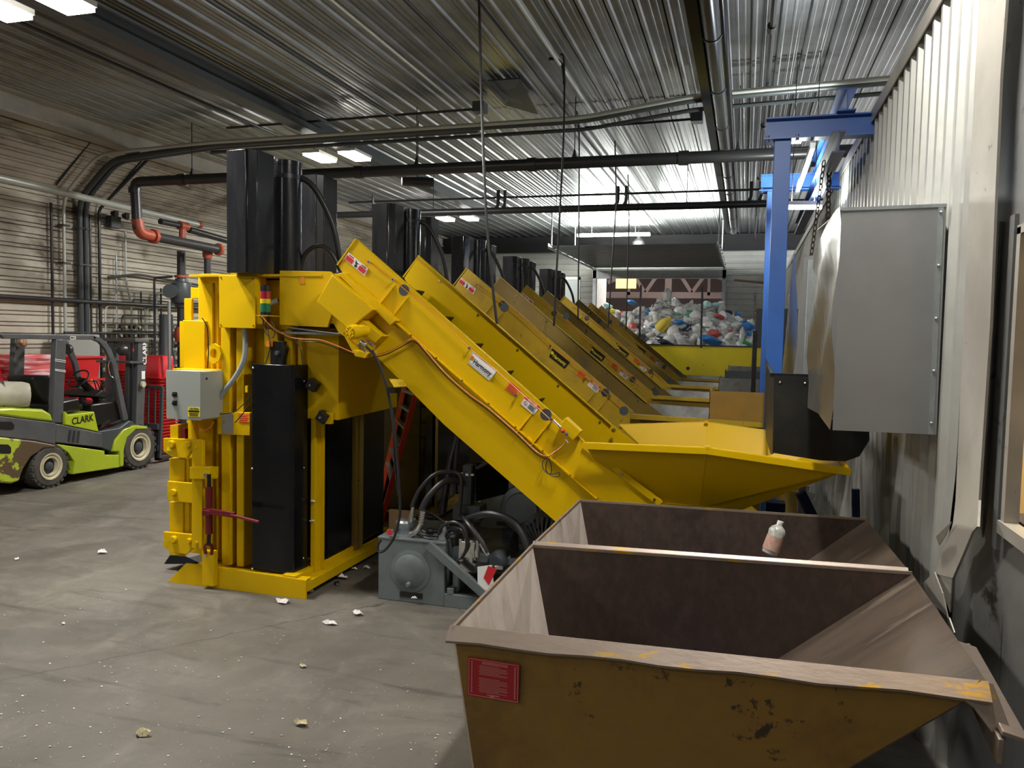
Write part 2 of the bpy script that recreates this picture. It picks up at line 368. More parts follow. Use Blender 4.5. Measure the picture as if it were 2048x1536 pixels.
mb.sheet([PX(1871, 1144, XW-.13), PX(1887, 1186, XW-.12), PX(1900, 1225, XW-.10), PX(1904, 1154, XW-.11)], .006); mb.sheet([PX(1872, 1212, XW-.12), PX(1898, 1236, XW-.12), PX(1908, 1265, XW-.11), PX(1904, 1275, XW-.11)], .006)
struct(mb, 'trim_2', 'trim', 'broad cream corner flashing, torn and crumpled near the floor')
# sheet wall of the booth nearer the camera, with its window opening
W0, W1, WZ0, WZ1 = 2.6, 4.03, 1.60, 2.90
mb = MB(); XS = XW+.02
def dent(y, z): return XS-.045*math.exp(-((y-4.35)/.25)**2-((z-1.0)/.3)**2)+.02*sin(y*8)*max(0, 1-z/1.6)
ys = [4.95-.09*i for i in range(0, 12)]+[W1-.0]
ys = [4.95, 4.86, 4.77, 4.68, 4.59, 4.5, 4.4, 4.3, 4.2, 4.1, W1]
mb.ring([[(dent(y, z), y, z) for y in ys] for z in (0, .15, .3, .45, .6, .75, .9, 1.05, 1.2, 1.35, 1.5, WZ0, 2.2, WZ1, 3.8, ZT)], False, False)
ys2 = [W1, 3.7, 3.4, 3.1, 2.8, W0, 1.5, 0, YN]
mb.ring([[(dent(y, z), y, z) for y in ys2] for z in (0, .4, .8, 1.2, WZ0)], False, False)
mb.ring([[(XS, y, z) for y in ys2] for z in (WZ1, 3.6, ZT)], False, False)
mb.ring([[(XS, y, z) for y in (W0, 1.5, 0, YN)] for z in (WZ0, 2.2, WZ1)], False, False)
for sx, hx in ((4.20, .018), (4.45, .012)): mb.box(XS-hx, XS+.01, sx-.07, sx, 1.45, 3.0)
struct(mb, 'wall_booth', 'sheet', 'dirty grey sheet-metal booth wall around the lit opening', ang=30)
mb = MB()
mb.box(XS-.02, XS+.04, W1, W1+.05, WZ0-.02, WZ1+.03); mb.box(XS-.02, XS+.04, W0-.06, W1+.05, WZ1, WZ1+.04)
mb.box(XS-.03, XS+.04, W0-.06, W1+.06, WZ0-.06, WZ0-.0); mb.box(XS-.02, XS+.04, W0-.06, W0, WZ0, WZ1)
struct(mb, 'window_1', 'trim', 'cream metal frame of the opening into the lit booth')
mb = MB(); BX = 3.4
mb.box(BX, BX+.05, 0, 6.5, 0, 4.4); mb.box(XS+.12, BX, 6.45, 6.5, 0, 4.4); mb.box(XS+.12, BX, -.05, 0, 0, 4.4); mb.box(XS+.06, BX, 0, 6.5, 4.4, 4.45)
for k in range(40): mb.box(BX-.02, BX, .1+k*.16, .14+k*.16, 0, 4.4)
for k in range(11): mb.box(XS+.12+k*.2, XS+.16+k*.2, 6.43, 6.45, 0, 4.4)
struct(mb, 'wall_booth_inside', mat('warm_booth_lining', (.80, .66, .40), .5), 'warm cream lining of the booth behind the opening')
area('booth_light', (2.3, 4.6, 4.3), (1.2, 2.5), 110, (1, .80, .50))
# back wall with the tall opening
OX0, OX1, OZ = -5.2, -.82, 4.78
def hribs(x0, x1, z0, z1, y, pitch=.2, dy=-.03):
    z = z0; r = []
    while z < z1:
        r += [(y, z), (y+dy, min(z+.012, z1)), (y+dy, min(z+.05, z1)), (y, min(z+.062, z1))]; z += pitch
    r.append((y, z1))
    return [[(x, a, b) for a, b in r] for x in (x0, x1)]
mb = MB()
mb.ring(hribs(XL, OX0, 0, 5.45, YB), False, False); mb.ring(hribs(OX1, 9, 0, 5.45, YB), False, False); mb.ring(hribs(OX0, OX1, OZ+.05, 5.45, YB), False, False)
mb.box(XL-.2, OX0, YB+.02, YB+.15, 0, 6.1); mb.box(OX1, 9, YB+.02, YB+.15, 0, 6.1); mb.box(OX0, OX1, YB+.02, YB+.15, OZ, 6.1)
struct(mb, 'wall_back', 'bwall', 'grey ribbed metal back wall around the tall opening', ang=20)
mb = MB(); mb.box(-11, 9, YB-.25, YB, 5.45, 5.97); mb.box(-11, 9, YB-.3, YB-.25, 5.40, 5.46)
struct(mb, 'beam_back', 'header', 'dark steel header across the top of the back wall')
mb = MB()
for x in (OX0-.08, OX1-.02): mb.box(x, x+.12, YB-.12, YB+.1, 0, OZ)
mb.box(OX0-.1, OX1+.12, YB-.12, YB+.1, OZ-.28, OZ)
struct(mb, 'trim_3', 'galv', 'pale steel lintel and jambs of the back opening')
# raised sectional door lying under the ceiling in front of the opening
dz = lambda t: 4.86
t_ = thing('sectional_door', (-3, 24.6, 4.8), 'raised ribbed sectional door hanging level in front of the back opening', 'door')
mb = MB(); nseg = 7; y0, y1 = 21.3, 27.7
for k in range(nseg):
    a = y0+(y1-y0)*k/nseg; b = y0+(y1-y0)*(k+1)/nseg-.015
    mb.box(OX0, OX1, a, b, 4.86, 4.90)
    for j in range(4): yy = a+(b-a)*(j+.5)/4; mb.box(OX0+.03, OX1-.03, yy-.035, yy+.035, 4.848, 4.86)
mb.build('panel', mat('grey_door_metal', (.16, .165, .165), .35, .6), t_)
for x, nm in ((OX0-.06, 'l'), (OX1+.02, 'r')):
    mb = MB(); mb.box(x, x+.05, y0-.2, y1, 4.80, 4.84); mb.box(x, x+.012, y0-.2, y1, 4.80, 4.94)
    for j in range(8): mb.cyl((x-.03, y0+.4+j*.88, 4.88), (x+.09, y0+.4+j*.88, 4.88), .03, n=10)
    for yy in (y0+.1, 24.5): mb.box(x+.01, x+.04, yy, yy+.04, 4.9, 5.96)
    mb.build('track', 'galv', t_)
# front wall behind the camera
mb = MB(); mb.box(-12.8, 9, YN-.15, YN, 0, 6.1); struct(mb, 'wall_front', 'bwall')
mb = MB(); mb.box(8.9, 9.0, YN, 11, 0, 6.1); mb.box(8.9, 9.0, 26, YB, 0, 6.1); mb.box(8.9, 9.0, 11, 26, 5.0, 6.1); struct(mb, 'wall_far_right', 'bwall')  # unseen wall, its opening added to go with the side light
area('added_side_light', (8.8, 18.5, 2.9), (14.5, 4.0), 12000, (.97, .98, 1), (0, radians(100), 0))  # unseen side light, added to brighten the far ceiling
# white door left of the opening
t_ = thing('sheet_door', (-6.15, YB-.05, 0), 'tall pale grey sheet door with a white frame in the back wall', 'door')
MB().box(-6.5, -5.82, YB-.09, YB-.035, 0, 4.45).build('panel', mat('pale_door_sheet', (.48, .52, .52), .35, .2), t_)
mb = MB(); mb.box(-6.58, -6.5, YB-.12, YB-.035, 0, 4.55); mb.box(-5.82, -5.74, YB-.12, YB-.035, 0, 4.55); mb.box(-6.58, -5.74, YB-.12, YB-.035, 4.45, 4.55)
mb.box(-6.5, -5.82, YB-.10, YB-.09, 3.3, 3.36); mb.build('frame', 'white', t_)
# hall beyond
mb = MB(); mb.box(-9.5, -9.4, YB+.2, 46, 0, 7.5); mb.box(-5.5, -5.4, YB+.2, 31.2, 0, 7.5)
for k in range(10): mb.box(-5.4, -5.34, YB+.3+k*.3, YB+.39+k*.3, 0, 7.5)
struct(mb, 'wall_beyond_left', 'hallwall')
mb = MB(); mb.box(-9.5, 9, 45.9, 46, 0, 3.9)
for k in range(20): mb.box(-9.4, 9, 45.86, 45.9, .1+k*.2, .16+k*.2)
struct(mb, 'wall_beyond', 'hallwall')
mb = MB(); mb.box(-9.5, 9, YB+6, 46, 7.5, 7.6)
for k in range(34): mb.box(-9.4+k*.55, -9.3+k*.55, YB+6, 46, 7.4, 7.5)
mb.box(-9.5, 9, 45.9, 46, 3.9, 7.5)
struct(mb, 'ceiling_beyond', 'truss')
mb = MB(); mb.box(4, 4.1, YB+.2, 46, 0, 7.5); struct(mb, 'wall_beyond_right', 'hallwall')
t_ = thing('roof_truss', (-3, 37, 4.6), 'brown timber roof truss seen through the back opening', 'truss')
Yt = 37.0; ch = [PY(a, b, Yt) for a, b in [(1220, 590), (1440, 590), (1262, 585), (1300, 584), (1337, 545), (1380, 584), (1415, 584), (1440, 575), (1275, 562), (1405, 558)]]
zb = ch[0].z
mb = MB()
mb.bar((-9.3, Yt, zb), (3.9, Yt, zb), .16, .28); mb.build('bottom_chord', 'truss', t_)
apex = PY(1338, 546, Yt)
mb = MB(); mb.bar((apex.x, Yt-.05, zb), (apex.x, Yt-.05, 7.4), .3, .2, up=(0, 1, 0)); mb.build('post', 'truss', t_)
for sgn in (-1, 1):
    mb = MB()
    p = [Vector((apex.x+sgn*a, Yt, z_)) for a, z_ in ((.15, 5.95), (1.35, 5.6), (2.8, 5.0))]
    mb.bar(p[0], p[1], .14, .2); mb.bar(p[1], p[2], .14, .2)
    mb.bar((apex.x+sgn*.15, Yt, 5.9), (apex.x+sgn*1.05, Yt, zb+.1), .12, .16)
    mb.bar((apex.x+sgn*1.05, Yt, zb+.1), (apex.x+sgn*1.75, Yt, 5.55), .12, .16)
    mb.bar((apex.x+sgn*1.8, Yt, zb), (apex.x+sgn*1.8, Yt, 6.4), .12, .16, up=(0, 1, 0))
    mb.build('web', 'truss', t_)
for i, (a, b, lb) in enumerate([((1232, 552), (1272, 577), 'pale yellow board hung at the left of the truss beyond'), ((1404, 540), (1440, 547), 'pale yellow board hung at the right of the truss beyond')]):
    p, q = PY(*a, 35.5), PY(*b, 35.5)
    tag(MB().box(p.x, q.x, 35.5, 35.56, q.z, p.z+(0 if i == 0 else .5)).build('hanging_board', 'plyyellow'), lb, 'board')
area('skylight_beyond', (-4.5, YB+3.4, 7.3), (8, 4.5), 1300, (1, .97, .93))
# strips and beams under the ceiling
mb = MB(); mb.box(-11.3, -10.75, YN, YB, 5.955, 5.995); mb.box(-11.15, -10.95, YN, YB, 5.70, 5.955); mb.box(-11.2, -10.9, YN, YB, 5.67, 5.70)
struct(mb, 'beam_left', 'trim', 'long pale steel purlin where the ceiling meets the sloping wall')
# ================================================================ steel hoppers in the foreground
def steel_hopper(FL, FR, BL, BR, ztop, label, front):
    t = thing('steel_hopper', (-.1, (FL[1]+BL[1])/2, 0), label, 'hopper', 'worn steel hoppers along the wall')
    def P(c, x, z): return Vector((x, c, z))
    def prof(a, b):   # rim left, bottom left, bottom mid, rim right at the given side
        return [Vector((a[0], a[1], ztop)), Vector((a[0]+.12, a[1], .40)), Vector((.02, (a[1]+b[1])/2, .37)), Vector((b[0], b[1], ztop+.02))]
    f = prof(FL, FR); k = prof(BL, BR); e = .012
    def plate(pts, name, m, lab=None):
        o = MB().sheet(pts, e).build(name, m, t)
        if lab: o['label'] = lab
        return o
    iy = Vector((0, .012, 0))
    plate([f[0], f[1], f[2], f[3]], 'front_panel', 'binyellow', 'scuffed dull yellow outer panel')
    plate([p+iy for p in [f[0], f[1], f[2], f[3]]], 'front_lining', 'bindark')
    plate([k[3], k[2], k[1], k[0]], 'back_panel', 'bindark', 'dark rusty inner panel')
    g = k[0]+Vector((.075, -.33, -.66)); h = k[1]+Vector((.02, 0, .03))
    plate([f[0], k[0], g, f[1]], 'side_panel', 'binpale', 'pale scoured side panel')
    plate([k[0], h, g], 'corner_gusset', 'binpale')
    plate([f[3], f[2], k[2], k[3]], 'slide_plate', 'binslide', 'brown sloping slide plate')
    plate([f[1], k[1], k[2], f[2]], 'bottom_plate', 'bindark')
    mb = MB()
    d = Vector((0, -.058, -.05)); u = Vector((0, 0, .0))
    a, b = f[0]+Vector((-.02, 0, .012)), f[3]+Vector((.0, 0, .012))
    n_ = 14; r = []
    for i in range(n_+1):
        p = a.lerp(b, i/n_); w_ = .004*sin(i*1.7) if front else 0
        r.append([p+Vector((0, .014, -.004)), p+Vector((0, 0, 0)), p+d+Vector((0, w_, w_)), p+d+Vector((0, w_+.006, w_-.012)), p+Vector((0, .014, -.02))])
    mb.ring(r); mb.build('front_rim', 'rimsteel', t)
    mb = MB(); mb.bar(k[0]+Vector((0, .006, .004)), k[3]+Vector((0, .006, .004)), .014, .016); mb.build('back_rim', 'rimsteel', t)
    mb = MB(); mb.bar(f[0]+Vector((-.004, 0, .004)), k[0]+Vector((-.004, 0, .004)), .014, .016)
    mb.sheet([f[0]+Vector((-.004, -.05, -.045)), f[0]+Vector((0, 0, .01)), f[0]+Vector((-.055, .02, -.045))], .008); mb.build('side_rim', 'rimsteel', t)
    if front:
        mb = MB(); c = f[3]+d
        mb.sheet([c+Vector((-.09, -.002, .0)), f[3]+Vector((-.03, 0, .016)), f[3]+Vector((.02, .01, .0)), c+Vector((.06, -.01, -.075)), c+Vector((.0, -.012, -.10)), c+Vector((-.06, -.006, -.02))], .008)
        mb.build('bent_corner_tab', 'rimsteel', t)
    mb = MB()
    for x in (-.9, -.08):
        for c in (f, k): y = c[0].y+(.08 if c is f else -.08); mb.box(x-.04, x+.04, y-.04, y+.04, 0, .40)
    mb.box(-.94, -.04, f[0].y+.05, k[0].y-.05, .30, .38)
    mb.build('stand', 'darkblue', t, .004)
    return t, f, k
t1, f1, k1 = steel_hopper((-1.20, 3.25), (.93, 3.33), (-1.225, 4.70), (.94, 4.82), 1.095, 'worn steel hopper nearest the camera with a red sticker on its yellow front', True)
t2, f2, k2 = steel_hopper((-1.222, 4.775), (.93, 4.89), (-1.217, 6.14), (.885, 6.17), 1.10, 'second worn steel hopper, a bottle tumbling over it', False)
# the red sticker
c = [PY(a, b, 3.235) for a, b in [(936, 1313), (1040, 1329), (1037, 1405), (935, 1390)]]
st = MB().sheet([c[0], c[3], c[2], c[1]], .002).build('warning_sticker', 'stickred', t1)
st['label'] = 'scratched red warning sticker'
mb = MB(); ux = (c[1]-c[0]); vz = (c[3]-c[0]); yy = Vector((0, -.004, 0))
def sp(u, v): return c[0]+ux*u+vz*v+yy
def sline(u0, v0, u1, v1, wd): mb.bar(sp(u0, v0), sp(u1, v1), .001, wd, up=(0, 0, 1)) if abs(u1-u0) > abs(v1-v0) else mb.bar(sp(u0, v0), sp(u1, v1), .001, wd, up=(1, 0, 0))
for a in ((.03, .03, .97, .03), (.03, .96, .97, .96), (.03, .03, .03, .96), (.97, .03, .97, .96)): sline(*a, .003)
for i in range(22):
    u1 = .80 if i % 5 else .62
    if i in (8, 9): continue
    sline(.22+(.0 if i % 3 else .02), .17+i*.032, u1-(i*7 % 5)*.012, .17+i*.032, .0022)
for i in range(2): sline(.28, .075+i*.04, .78, .075+i*.04, .004)
for i in range(16): sline(.07, .10+i*.052, .10, .10+i*.052, .006); sline(.90, .10+i*.052, .93, .10+i*.052, .006)
sline(.38, .90, .62, .90, .005); sline(.44, .935, .52, .935, .006)
mb.build('sticker_print', 'stickline', st)
# tumbling bottle over the second hopper
bc = PY(1549, 1078, 5.45)
t = thing('falling_bottle', (bc.x, bc.y, bc.z-.1), 'clear plastic bottle with a pinkish label tumbling in the second steel hopper', 'bottle')
ax = Vector((.28, .1, .95)).normalized()
M['clearplastic'] = mat('cloudy_clear_plastic', (.52, .53, .49), .2, 0, dirt=((.26, .24, .2), 22, .8), coat=.4)
M['pinkfilm'] = mat('pink_brown_label', (.50, .24, .19), .4, 0, dirt=((.55, .45, .35), 20, .7))
MB().lathe(bc-ax*.11, bc+ax*.11, [(0, .03), (.05, .05), (.2, .055), (.5, .05), (.75, .055), (.85, .045), (.93, .022), (1, .018)], 18).build('bottle_body', 'clearplastic', t)
MB().lathe(bc-ax*.075, bc+ax*.02, [(0, .0562), (1, .054)], 18, False).build('bottle_label', 'pinkfilm', t)
MB().cyl(bc+ax*.108, bc+ax*.125, .02).build('cap', 'white', t)
# bent steel strap against the wall
mb = MB(); mb.bar((1.02, 4.02, 1.02), (.99, 3.2, .98), .09, .02, up=(.25, 0, 1)); mb.bar((.975, 4.0, .98), (.945, 3.2, .92), .02, .10)
mb.sheet([(1.05, 4.05, 1.02), (.98, 4.07, 1.01), (.96, 4.04, .86), (1.04, 4.04, .88)], .01)
tag(mb.build('bent_steel_rail', 'rimsteel', None, .004), 'scraped bent steel rail lying between the near hopper and the wall', 'rail')
# ================================================================ inclined conveyors
DY = [0, 2.87, 6.07, 9.2, 12.15]; DX = [0, 0, -.12, -.2, -.22]
Y0, Y1 = 6.30, 7.70
def Q(px, py): p = PY(px, py, Y0); return (p.x, p.z)
A = Q(712, 478); B = Q(1168, 883); Cc = Q(1322, 1007)
sd = Vector((B[0]-A[0], B[1]-A[1])).normalized(); sn = Vector((sd.y, -sd.x))*1   # along the slope, and square to it (downwards)
if sn.y > 0: sn = -sn
def S(l, h): """l metres down the slope from the top corner, h square below the top edge"""; return (A[0]+sd.x*l+sn.x*h, A[1]+sd.y*l+sn.y*h)
LT = (Vector(B)-Vector(A)).length
LOW = [Q(678, 666), Q(889, 850), Q(1119, 1050)]
def lh(p): d_ = Vector(p)-Vector(A); return (d_.dot(sd), d_.dot(sn))
Hn = lh(Q(678, 533))[1]; HL = lh(Q(1119, 1050))[1]
seam0, seam1 = lh(Q(690, 553)), lh(Q(1195, 996))
ORN = []
NAMES = ['nearest clean yellow inclined conveyor with a white maker plate', 'second inclined conveyor, a black maker plate on its side', 'third inclined conveyor, grimy yellow between the second and fourth',
         'fourth inclined conveyor, its black plate half hidden', 'farthest inclined conveyor, beside the bright yellow wall']
def conveyor(i):
    dx, dy = DX[i], DY[i]; my = 'yellow' if i == 0 else 'yellow_old'
    t = thing('inclined_conveyor', (-2+dx, 7+dy, 0), NAMES[i], 'conveyor', 'row of inclined conveyors')
    def V(q, y): return Vector((q[0]+dx, y+dy, q[1]))
    off = lambda pts: [(a+dx, b) for a, b in pts]
    e = .008
    up = [A, B, Q(1195, 996), S(*seam0), Q(678, 533)]
    side = [A, B, Cc, (.2, .50), (.75, .50), (.75, .22), (-.35, .22), Q(1119, 1050), Q(889, 850), Q(753, 713), Q(678, 666), S(.02, .62), S(*seam0), Q(678, 533)]
    mb = MB(); mb.prism(off(side), Y0+dy, Y0+dy+e); mb.build('near_side_panel', my, t)
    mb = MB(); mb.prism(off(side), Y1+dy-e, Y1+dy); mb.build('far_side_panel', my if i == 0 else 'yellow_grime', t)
    # folded lips along the top edges and the long seam flange
    for (yy, s_) in ((Y0, 1), (Y1, -1)):
        mb = MB(); mb.bar(V(S(0, .004), yy+.02*s_), V(S(LT, .004), yy+.02*s_), .045, .008, up=(sn.x, 0, sn.y)); mb.bar(V(S(0, -.002), yy), V(S(0, Hn), yy), .02, .012)
        mb.build('top_lip', my, t)
    mb = MB(); a, b = S(seam0[0], seam0[1]), S(seam1[0], seam1[1])
    mb.bar(V(a, Y0-.02), V(b, Y0-.02), .05, .008, up=(sn.x, 0, sn.y)); mb.bar(V(S(seam0[0]+.2, seam0[1]+.03), Y0-.006), V(S(seam1[0], seam1[1]+.03), Y0-.006), .01, .04, up=(sn.x, 0, sn.y))
    mb.build('seam_flange', my, t)
    # belt with cleats, bottom pan
    mb = MB(); mb.bar(V(S(.1, .42), (Y0+Y1)/2), V(S(LT+.9, .42), (Y0+Y1)/2), Y1-Y0-.05, .012, up=(sn.x, 0, sn.y)); belt = mb.build('belt', 'rubber', t)
    for k in range(8):
        mb = MB(); mb.bar(V(S(.3+k*.42, .33), Y0+.05), V(S(.3+k*.42, .33), Y1-.05), .012, .18, up=(sn.x, 0, sn.y)); mb.build('cleat', 'rubber', belt)
    mb = MB(); mb.bar(V(S(.25, HL-.02), (Y0+Y1)/2), V(S(LT+.4, HL-.02), (Y0+Y1)/2), Y1-Y0-.03, .01, up=(sn.x, 0, sn.y)); mb.build('bottom_pan', my, t)
    mb = MB(); mb.cyl(V(S(.12, .42), Y0+.02), V(S(.12, .42), Y1-.02), .12, n=24); mb.build('head_drum', 'steel', t)
    # vertical gussets and round shaft holes
    for (px, py) in ((808, 580), (1092, 829)):
        p = Q(px, py); L_, H_ = lh(p); ring = [V((p[0]+.048*cos(a*pi/10), p[1]+.048*sin(a*pi/10)), Y0-.003) for a in range(20)]
        mb = MB(); mb.ring([ring, [v+Vector((0, .004, 0)) for v in ring]]); mb.build('access_hole_plate', 'greydark', t)
        for k in (-.09, .07):
            mb = MB(); mb.sheet([V(S(L_+k, H_+.0), Y0), V(S(L_+k+.01, seam0[1]), Y0), V(S(L_+k+.01, seam0[1]), Y0-.05)], .006); mb.build('gusset', my, t)
        p = Q(px+105, py+22); ring = [V((p[0]+.045*cos(a*pi/10)-.0, p[1]+.045*sin(a*pi/10)), Y1-.014) for a in range(20)]
        mb = MB(); mb.ring([ring, [v+Vector((0, .004, 0)) for v in ring]]); mb.build('access_hole_plate', 'greydark', t)
    # pull cord and its eye bolts
    mb = MB(); cp = [Q(735, 520), Q(790, 560), Q(860, 618), Q(942, 696), Q(1000, 745), Q(1100, 835), Q(1150, 880)]
    mb.tube([V(q, Y0-.04) for q in cp], .004, 6); mb.build('pull_cord', 'orange', t)
    for q in [Q(742, 525), Q(790, 560), Q(942, 696), Q(1035, 790), Q(1105, 838)]:
        MB().cyl(V(q, Y0), V(q, Y0-.05), .006, n=8).cyl(V(q, Y0-.035), V(q, Y0-.05), .014, n=10).build('eye_bolt', 'chrome', t)
    mb = MB()
    for k in range(9):
        L_ = .35+k*.3; q = S(L_, seam0[1]+(seam1[1]-seam0[1])*L_/LT); mb.cyl(V(q, Y0-.035), V((q[0], q[1]-.0), Y0-.045), .008, n=8)
    for k in range(5): q = S(.35+k*.55, .06); mb.cyl(V(q, Y1-.01), V(q, Y1-.02), .012, n=8)
    mb.build('bolt', 'chrome', t)
    # labels
    def plate(name, m, cs, lab=None):
        P = [V(Q(*q), Y0-.006) for q in cs]
        o = MB().sheet([P[0], P[3], P[2], P[1]], .002).build(name, m, t)
        if lab: o['label'] = lab
        return o, P
    o, P = plate('maker_plate', 'label' if i in (0,) else 'ink', [(945, 703), (995, 741), (979, 761), (937, 727)])
    u = (P[1]-P[0]).normalized(); v = (P[0]-P[3]).normalized(); cen = (P[0]+P[2])/2+Vector((0, -.003, 0))
    text('Harmony', 'maker_name', 'ink' if i == 0 else 'caution', cen+u*.015-v*.004, u, v, .062, o, sx=.80, shear=.2)
    mb = MB(); n_ = Vector((0, -.003, 0))
    fc = cen-u*.095+v*.012
    mb.ring([[fc+u*(.021*cos(a*pi/6))*(1 if a % 2 else .7)+v*.02*sin(a*pi/6)+n_*0 for a in range(12)], [fc+u*(.021*cos(a*pi/6))*(1 if a % 2 else .7)+v*.02*sin(a*pi/6)+n_ for a in range(12)]])
    mb.build('maker_emblem', 'amber' if i == 0 else 'caution', o)
    if i == 0:
        mb = MB(); W_ = (P[1]-P[0]).length; H_ = (P[0]-P[3]).length
        for s1, s2 in (((.02, .04), (.98, .04)), ((.02, .96), (.98, .96)), ((.02, .04), (.02, .96)), ((.98, .04), (.98, .96)), ((.05, .84), (.95, .84))):
            g = lambda s: P[0]+(P[1]-P[0])*s[0]+(P[3]-P[0])*s[1]+Vector((0, -.003, 0)); mb.bar(g(s1), g(s2), .0015, .002, up=v)
        mb.build('plate_border', 'ink', o)
    o, P = plate('danger_label', 'label', [(1052, 791), (1081, 814), (1068, 830), (1042, 808)])
    u = (P[1]-P[0]).normalized(); v = (P[0]-P[3]).normalized()
    g = lambda a, b, k=-.003: P[0]+(P[1]-P[0])*a+(P[3]-P[0])*b+Vector((0, k, 0))
    r_ = MB().sheet([g(0, 0), g(0, .3), g(1, .3), g(1, 0)], .002).build('red_band', 'labelred', o)
    text('DANGER', 'danger_word', 'label', g(.54, .16, -.006), u, v, .028, o, sx=.8)
    mb = MB(); cc = g(.2, .62)
    for a in range(16): a0, a1 = a*pi/8, (a+1)*pi/8; mb.bar(cc+u*.016*cos(a0)+v*.016*sin(a0), cc+u*.016*cos(a1)+v*.016*sin(a1), .0015, .0035, up=(0, 1, 0.01))
    mb.bar(cc-u*.011+v*.011, cc+u*.011-v*.011, .0015, .0035, up=(0, 1, .01)); mb.build('prohibition_sign', 'labelred', o)
    mb = MB()
    for k in range(5): mb.bar(g(.42, .45+k*.1), g(.42+.45-(k % 2)*.1, .45+k*.1), .0015, .004, up=v)
    mb.build('small_print', 'ink', o)
    o, P = plate('warning_label', 'labelorange', [(1020, 761), (1044, 781), (1034, 795), (1010, 777)])
    mb = MB(); u = (P[1]-P[0]).normalized(); v = (P[0]-P[3]).normalized()
    g = lambda a, b, k=-.003: P[0]+(P[1]-P[0])*a+(P[3]-P[0])*b+Vector((0, k, 0))
    for k in range(7): mb.bar(g(.1, .15+k*.12), g(.88-(k % 3)*.08, .15+k*.12), .0015, .005 if k else .013, up=v)
    mb.build('small_print', 'labelred', o)
    if i != 3:
        o, P = plate('hazard_label', 'label', [(698, 505), (737, 537), (730, 552), (690, 518)])
        g = lambda a, b, k=-.003: P[0]+(P[1]-P[0])*a+(P[3]-P[0])*b+Vector((0, k, 0))
        mb = MB(); mb.sheet([g(.02, .35), g(.02, .95), g(.36, .95), g(.36, .35)], .002); mb.sheet([g(.66, .35), g(.66, .95), g(.98, .95), g(.98, .35)], .002); mb.build('red_box', 'labelred', o)
        mb = MB(); mb.sheet([g(.42, .1), g(.46, .5), g(.56, .9), g(.60, .8), g(.52, .45), g(.62, .3), g(.50, .35)], .002)
        mb.sheet([g(.45, .75), g(.50, .95), g(.58, .95), g(.52, .7)], .002); mb.build('crush_symbol', 'ink', o)
        u = (P[1]-P[0]).normalized(); v = (P[0]-P[3]).normalized()
        for a in (.19, .82): text('DANGER', 'danger_word', 'labelred', g(a, .2), u, v, .018, o, sx=.8)
    if i == 0:
        # cables along the seam, coil, limit switch, drive motor, guard
        cab = [(520, 628), (545, 655), (575, 672), (600, 678), (640, 680), (675, 692), (720, 709), (765, 706), (800, 690), (828, 678), (850, 700), (880, 735), (905, 760), (940, 790), (975, 815), (1010, 845), (1040, 872), (1075, 905), (1095, 913)]
        mb = MB(); mb.tube([PY(a, b, Y0-.06 if a > 620 else 6.22) for a, b in cab], .0055, 6, 4); mb.build('signal_cable', 'orange', t)
        mb = MB(); mb.tube([PY(a, b+5, Y0-.05 if a > 620 else 6.24) for a, b in cab], .0045, 6, 4); mb.build('signal_cable', 'hose', t)
        mb = MB(); mb.tube([PY(a, b, Y0-.04) for a, b in [(1095, 913), (1112, 902), (1127, 890), (1133, 880)]], .004, 6, 4); mb.build('switch_lead', 'orange', t)
        loop = [PY(a, b, Y0-.07) for a, b in [(1095, 913), (1085, 925), (1088, 940), (1100, 948), (1103, 935), (1097, 918), (1092, 930), (1094, 946), (1108, 948), (1118, 945), (1117, 953), (1102, 951), (1090, 938)]]
        mb = MB(); mb.tube(loop, .004, 6, 5); mb.build('coiled_cable', 'hose', t)
        c0, c1 = PY(1126, 843, Y0-.05), PY(1156, 871, Y0-.05); dd = (c1-c0)
        mb = MB(); mb.bar(c0, c1, .09, .10, up=(sn.x, 0, sn.y)); bx = mb.build('limit_switch_bracket', 'yellow', t, .004)
        q = PY(1126, 862, Y0-.11); mb = MB(); mb.ball(q, .018, 7); mb.build('stop_button', 'labelred', t)
        q = PY(1133, 868, Y0-.11); mb = MB(); mb.ball(q, .014, 7); mb.build('switch_cap', 'blue', t)
        mb = MB(); mb.cyl(PY(1107, 840, Y0-.1), PY(1122, 855, Y0-.1), .009, n=10); mb.cyl(PY(1131, 879, Y0-.08), PY(1136, 886, Y0-.08), .008, n=10); mb.build('switch_stem', 'chrome', t)
        # chain guard box
        gp = [(661, 549), (690, 566), (744, 620), (724, 640), (690, 660), (630, 604)]
        pts = xz([(662, 549), (744, 619), (694, 659), (631, 603)], 6.10)
        mb = MB(); mb.prism(pts, 6.12, Y0); mb.build('chain_guard', 'yellow', t, .006)
        pts = xz([(677, 545), (695, 556), (790, 640), (775, 652), (745, 640), (744, 618)], 6.22)
        mb = MB(); mb.prism(xz([(675, 547), (686, 545), (792, 641), (780, 651)], 6.2), 6.2, Y0); mb.build('slide_rail', 'yellow', t, .004)
        pts = xz([(720, 633), (766, 672), (752, 686), (710, 652)], 6.18); mb = MB(); mb.prism(pts, 6.16, Y0); mb.build('motor_mount', 'yellow', t, .004)
        mc = PY(700, 665, 6.02); mq = mc+Vector((.10, .22, .03))
        mb = MB(); mb.lathe(mc, mq, [(0, .05), (.02, .062), (.3, .062), (.32, .052), (.8, .05), (1, .045)], 22); mo = mb.build('hydraulic_motor', 'yellow', t)
        dm = (mq-mc).normalized(); pa = dm.orthogonal().normalized(); pb = dm.cross(pa); mb = MB()
        for k in range(9): a = k*2*pi/9; q = mc+(pa*cos(a)+pb*sin(a))*.046; mb.cyl(q, q-dm*.012, .009, n=6)
        mb.cyl(mc, mc-dm*.006, .022); mb.build('motor_bolt', 'yellow', mo)
        mb = MB()
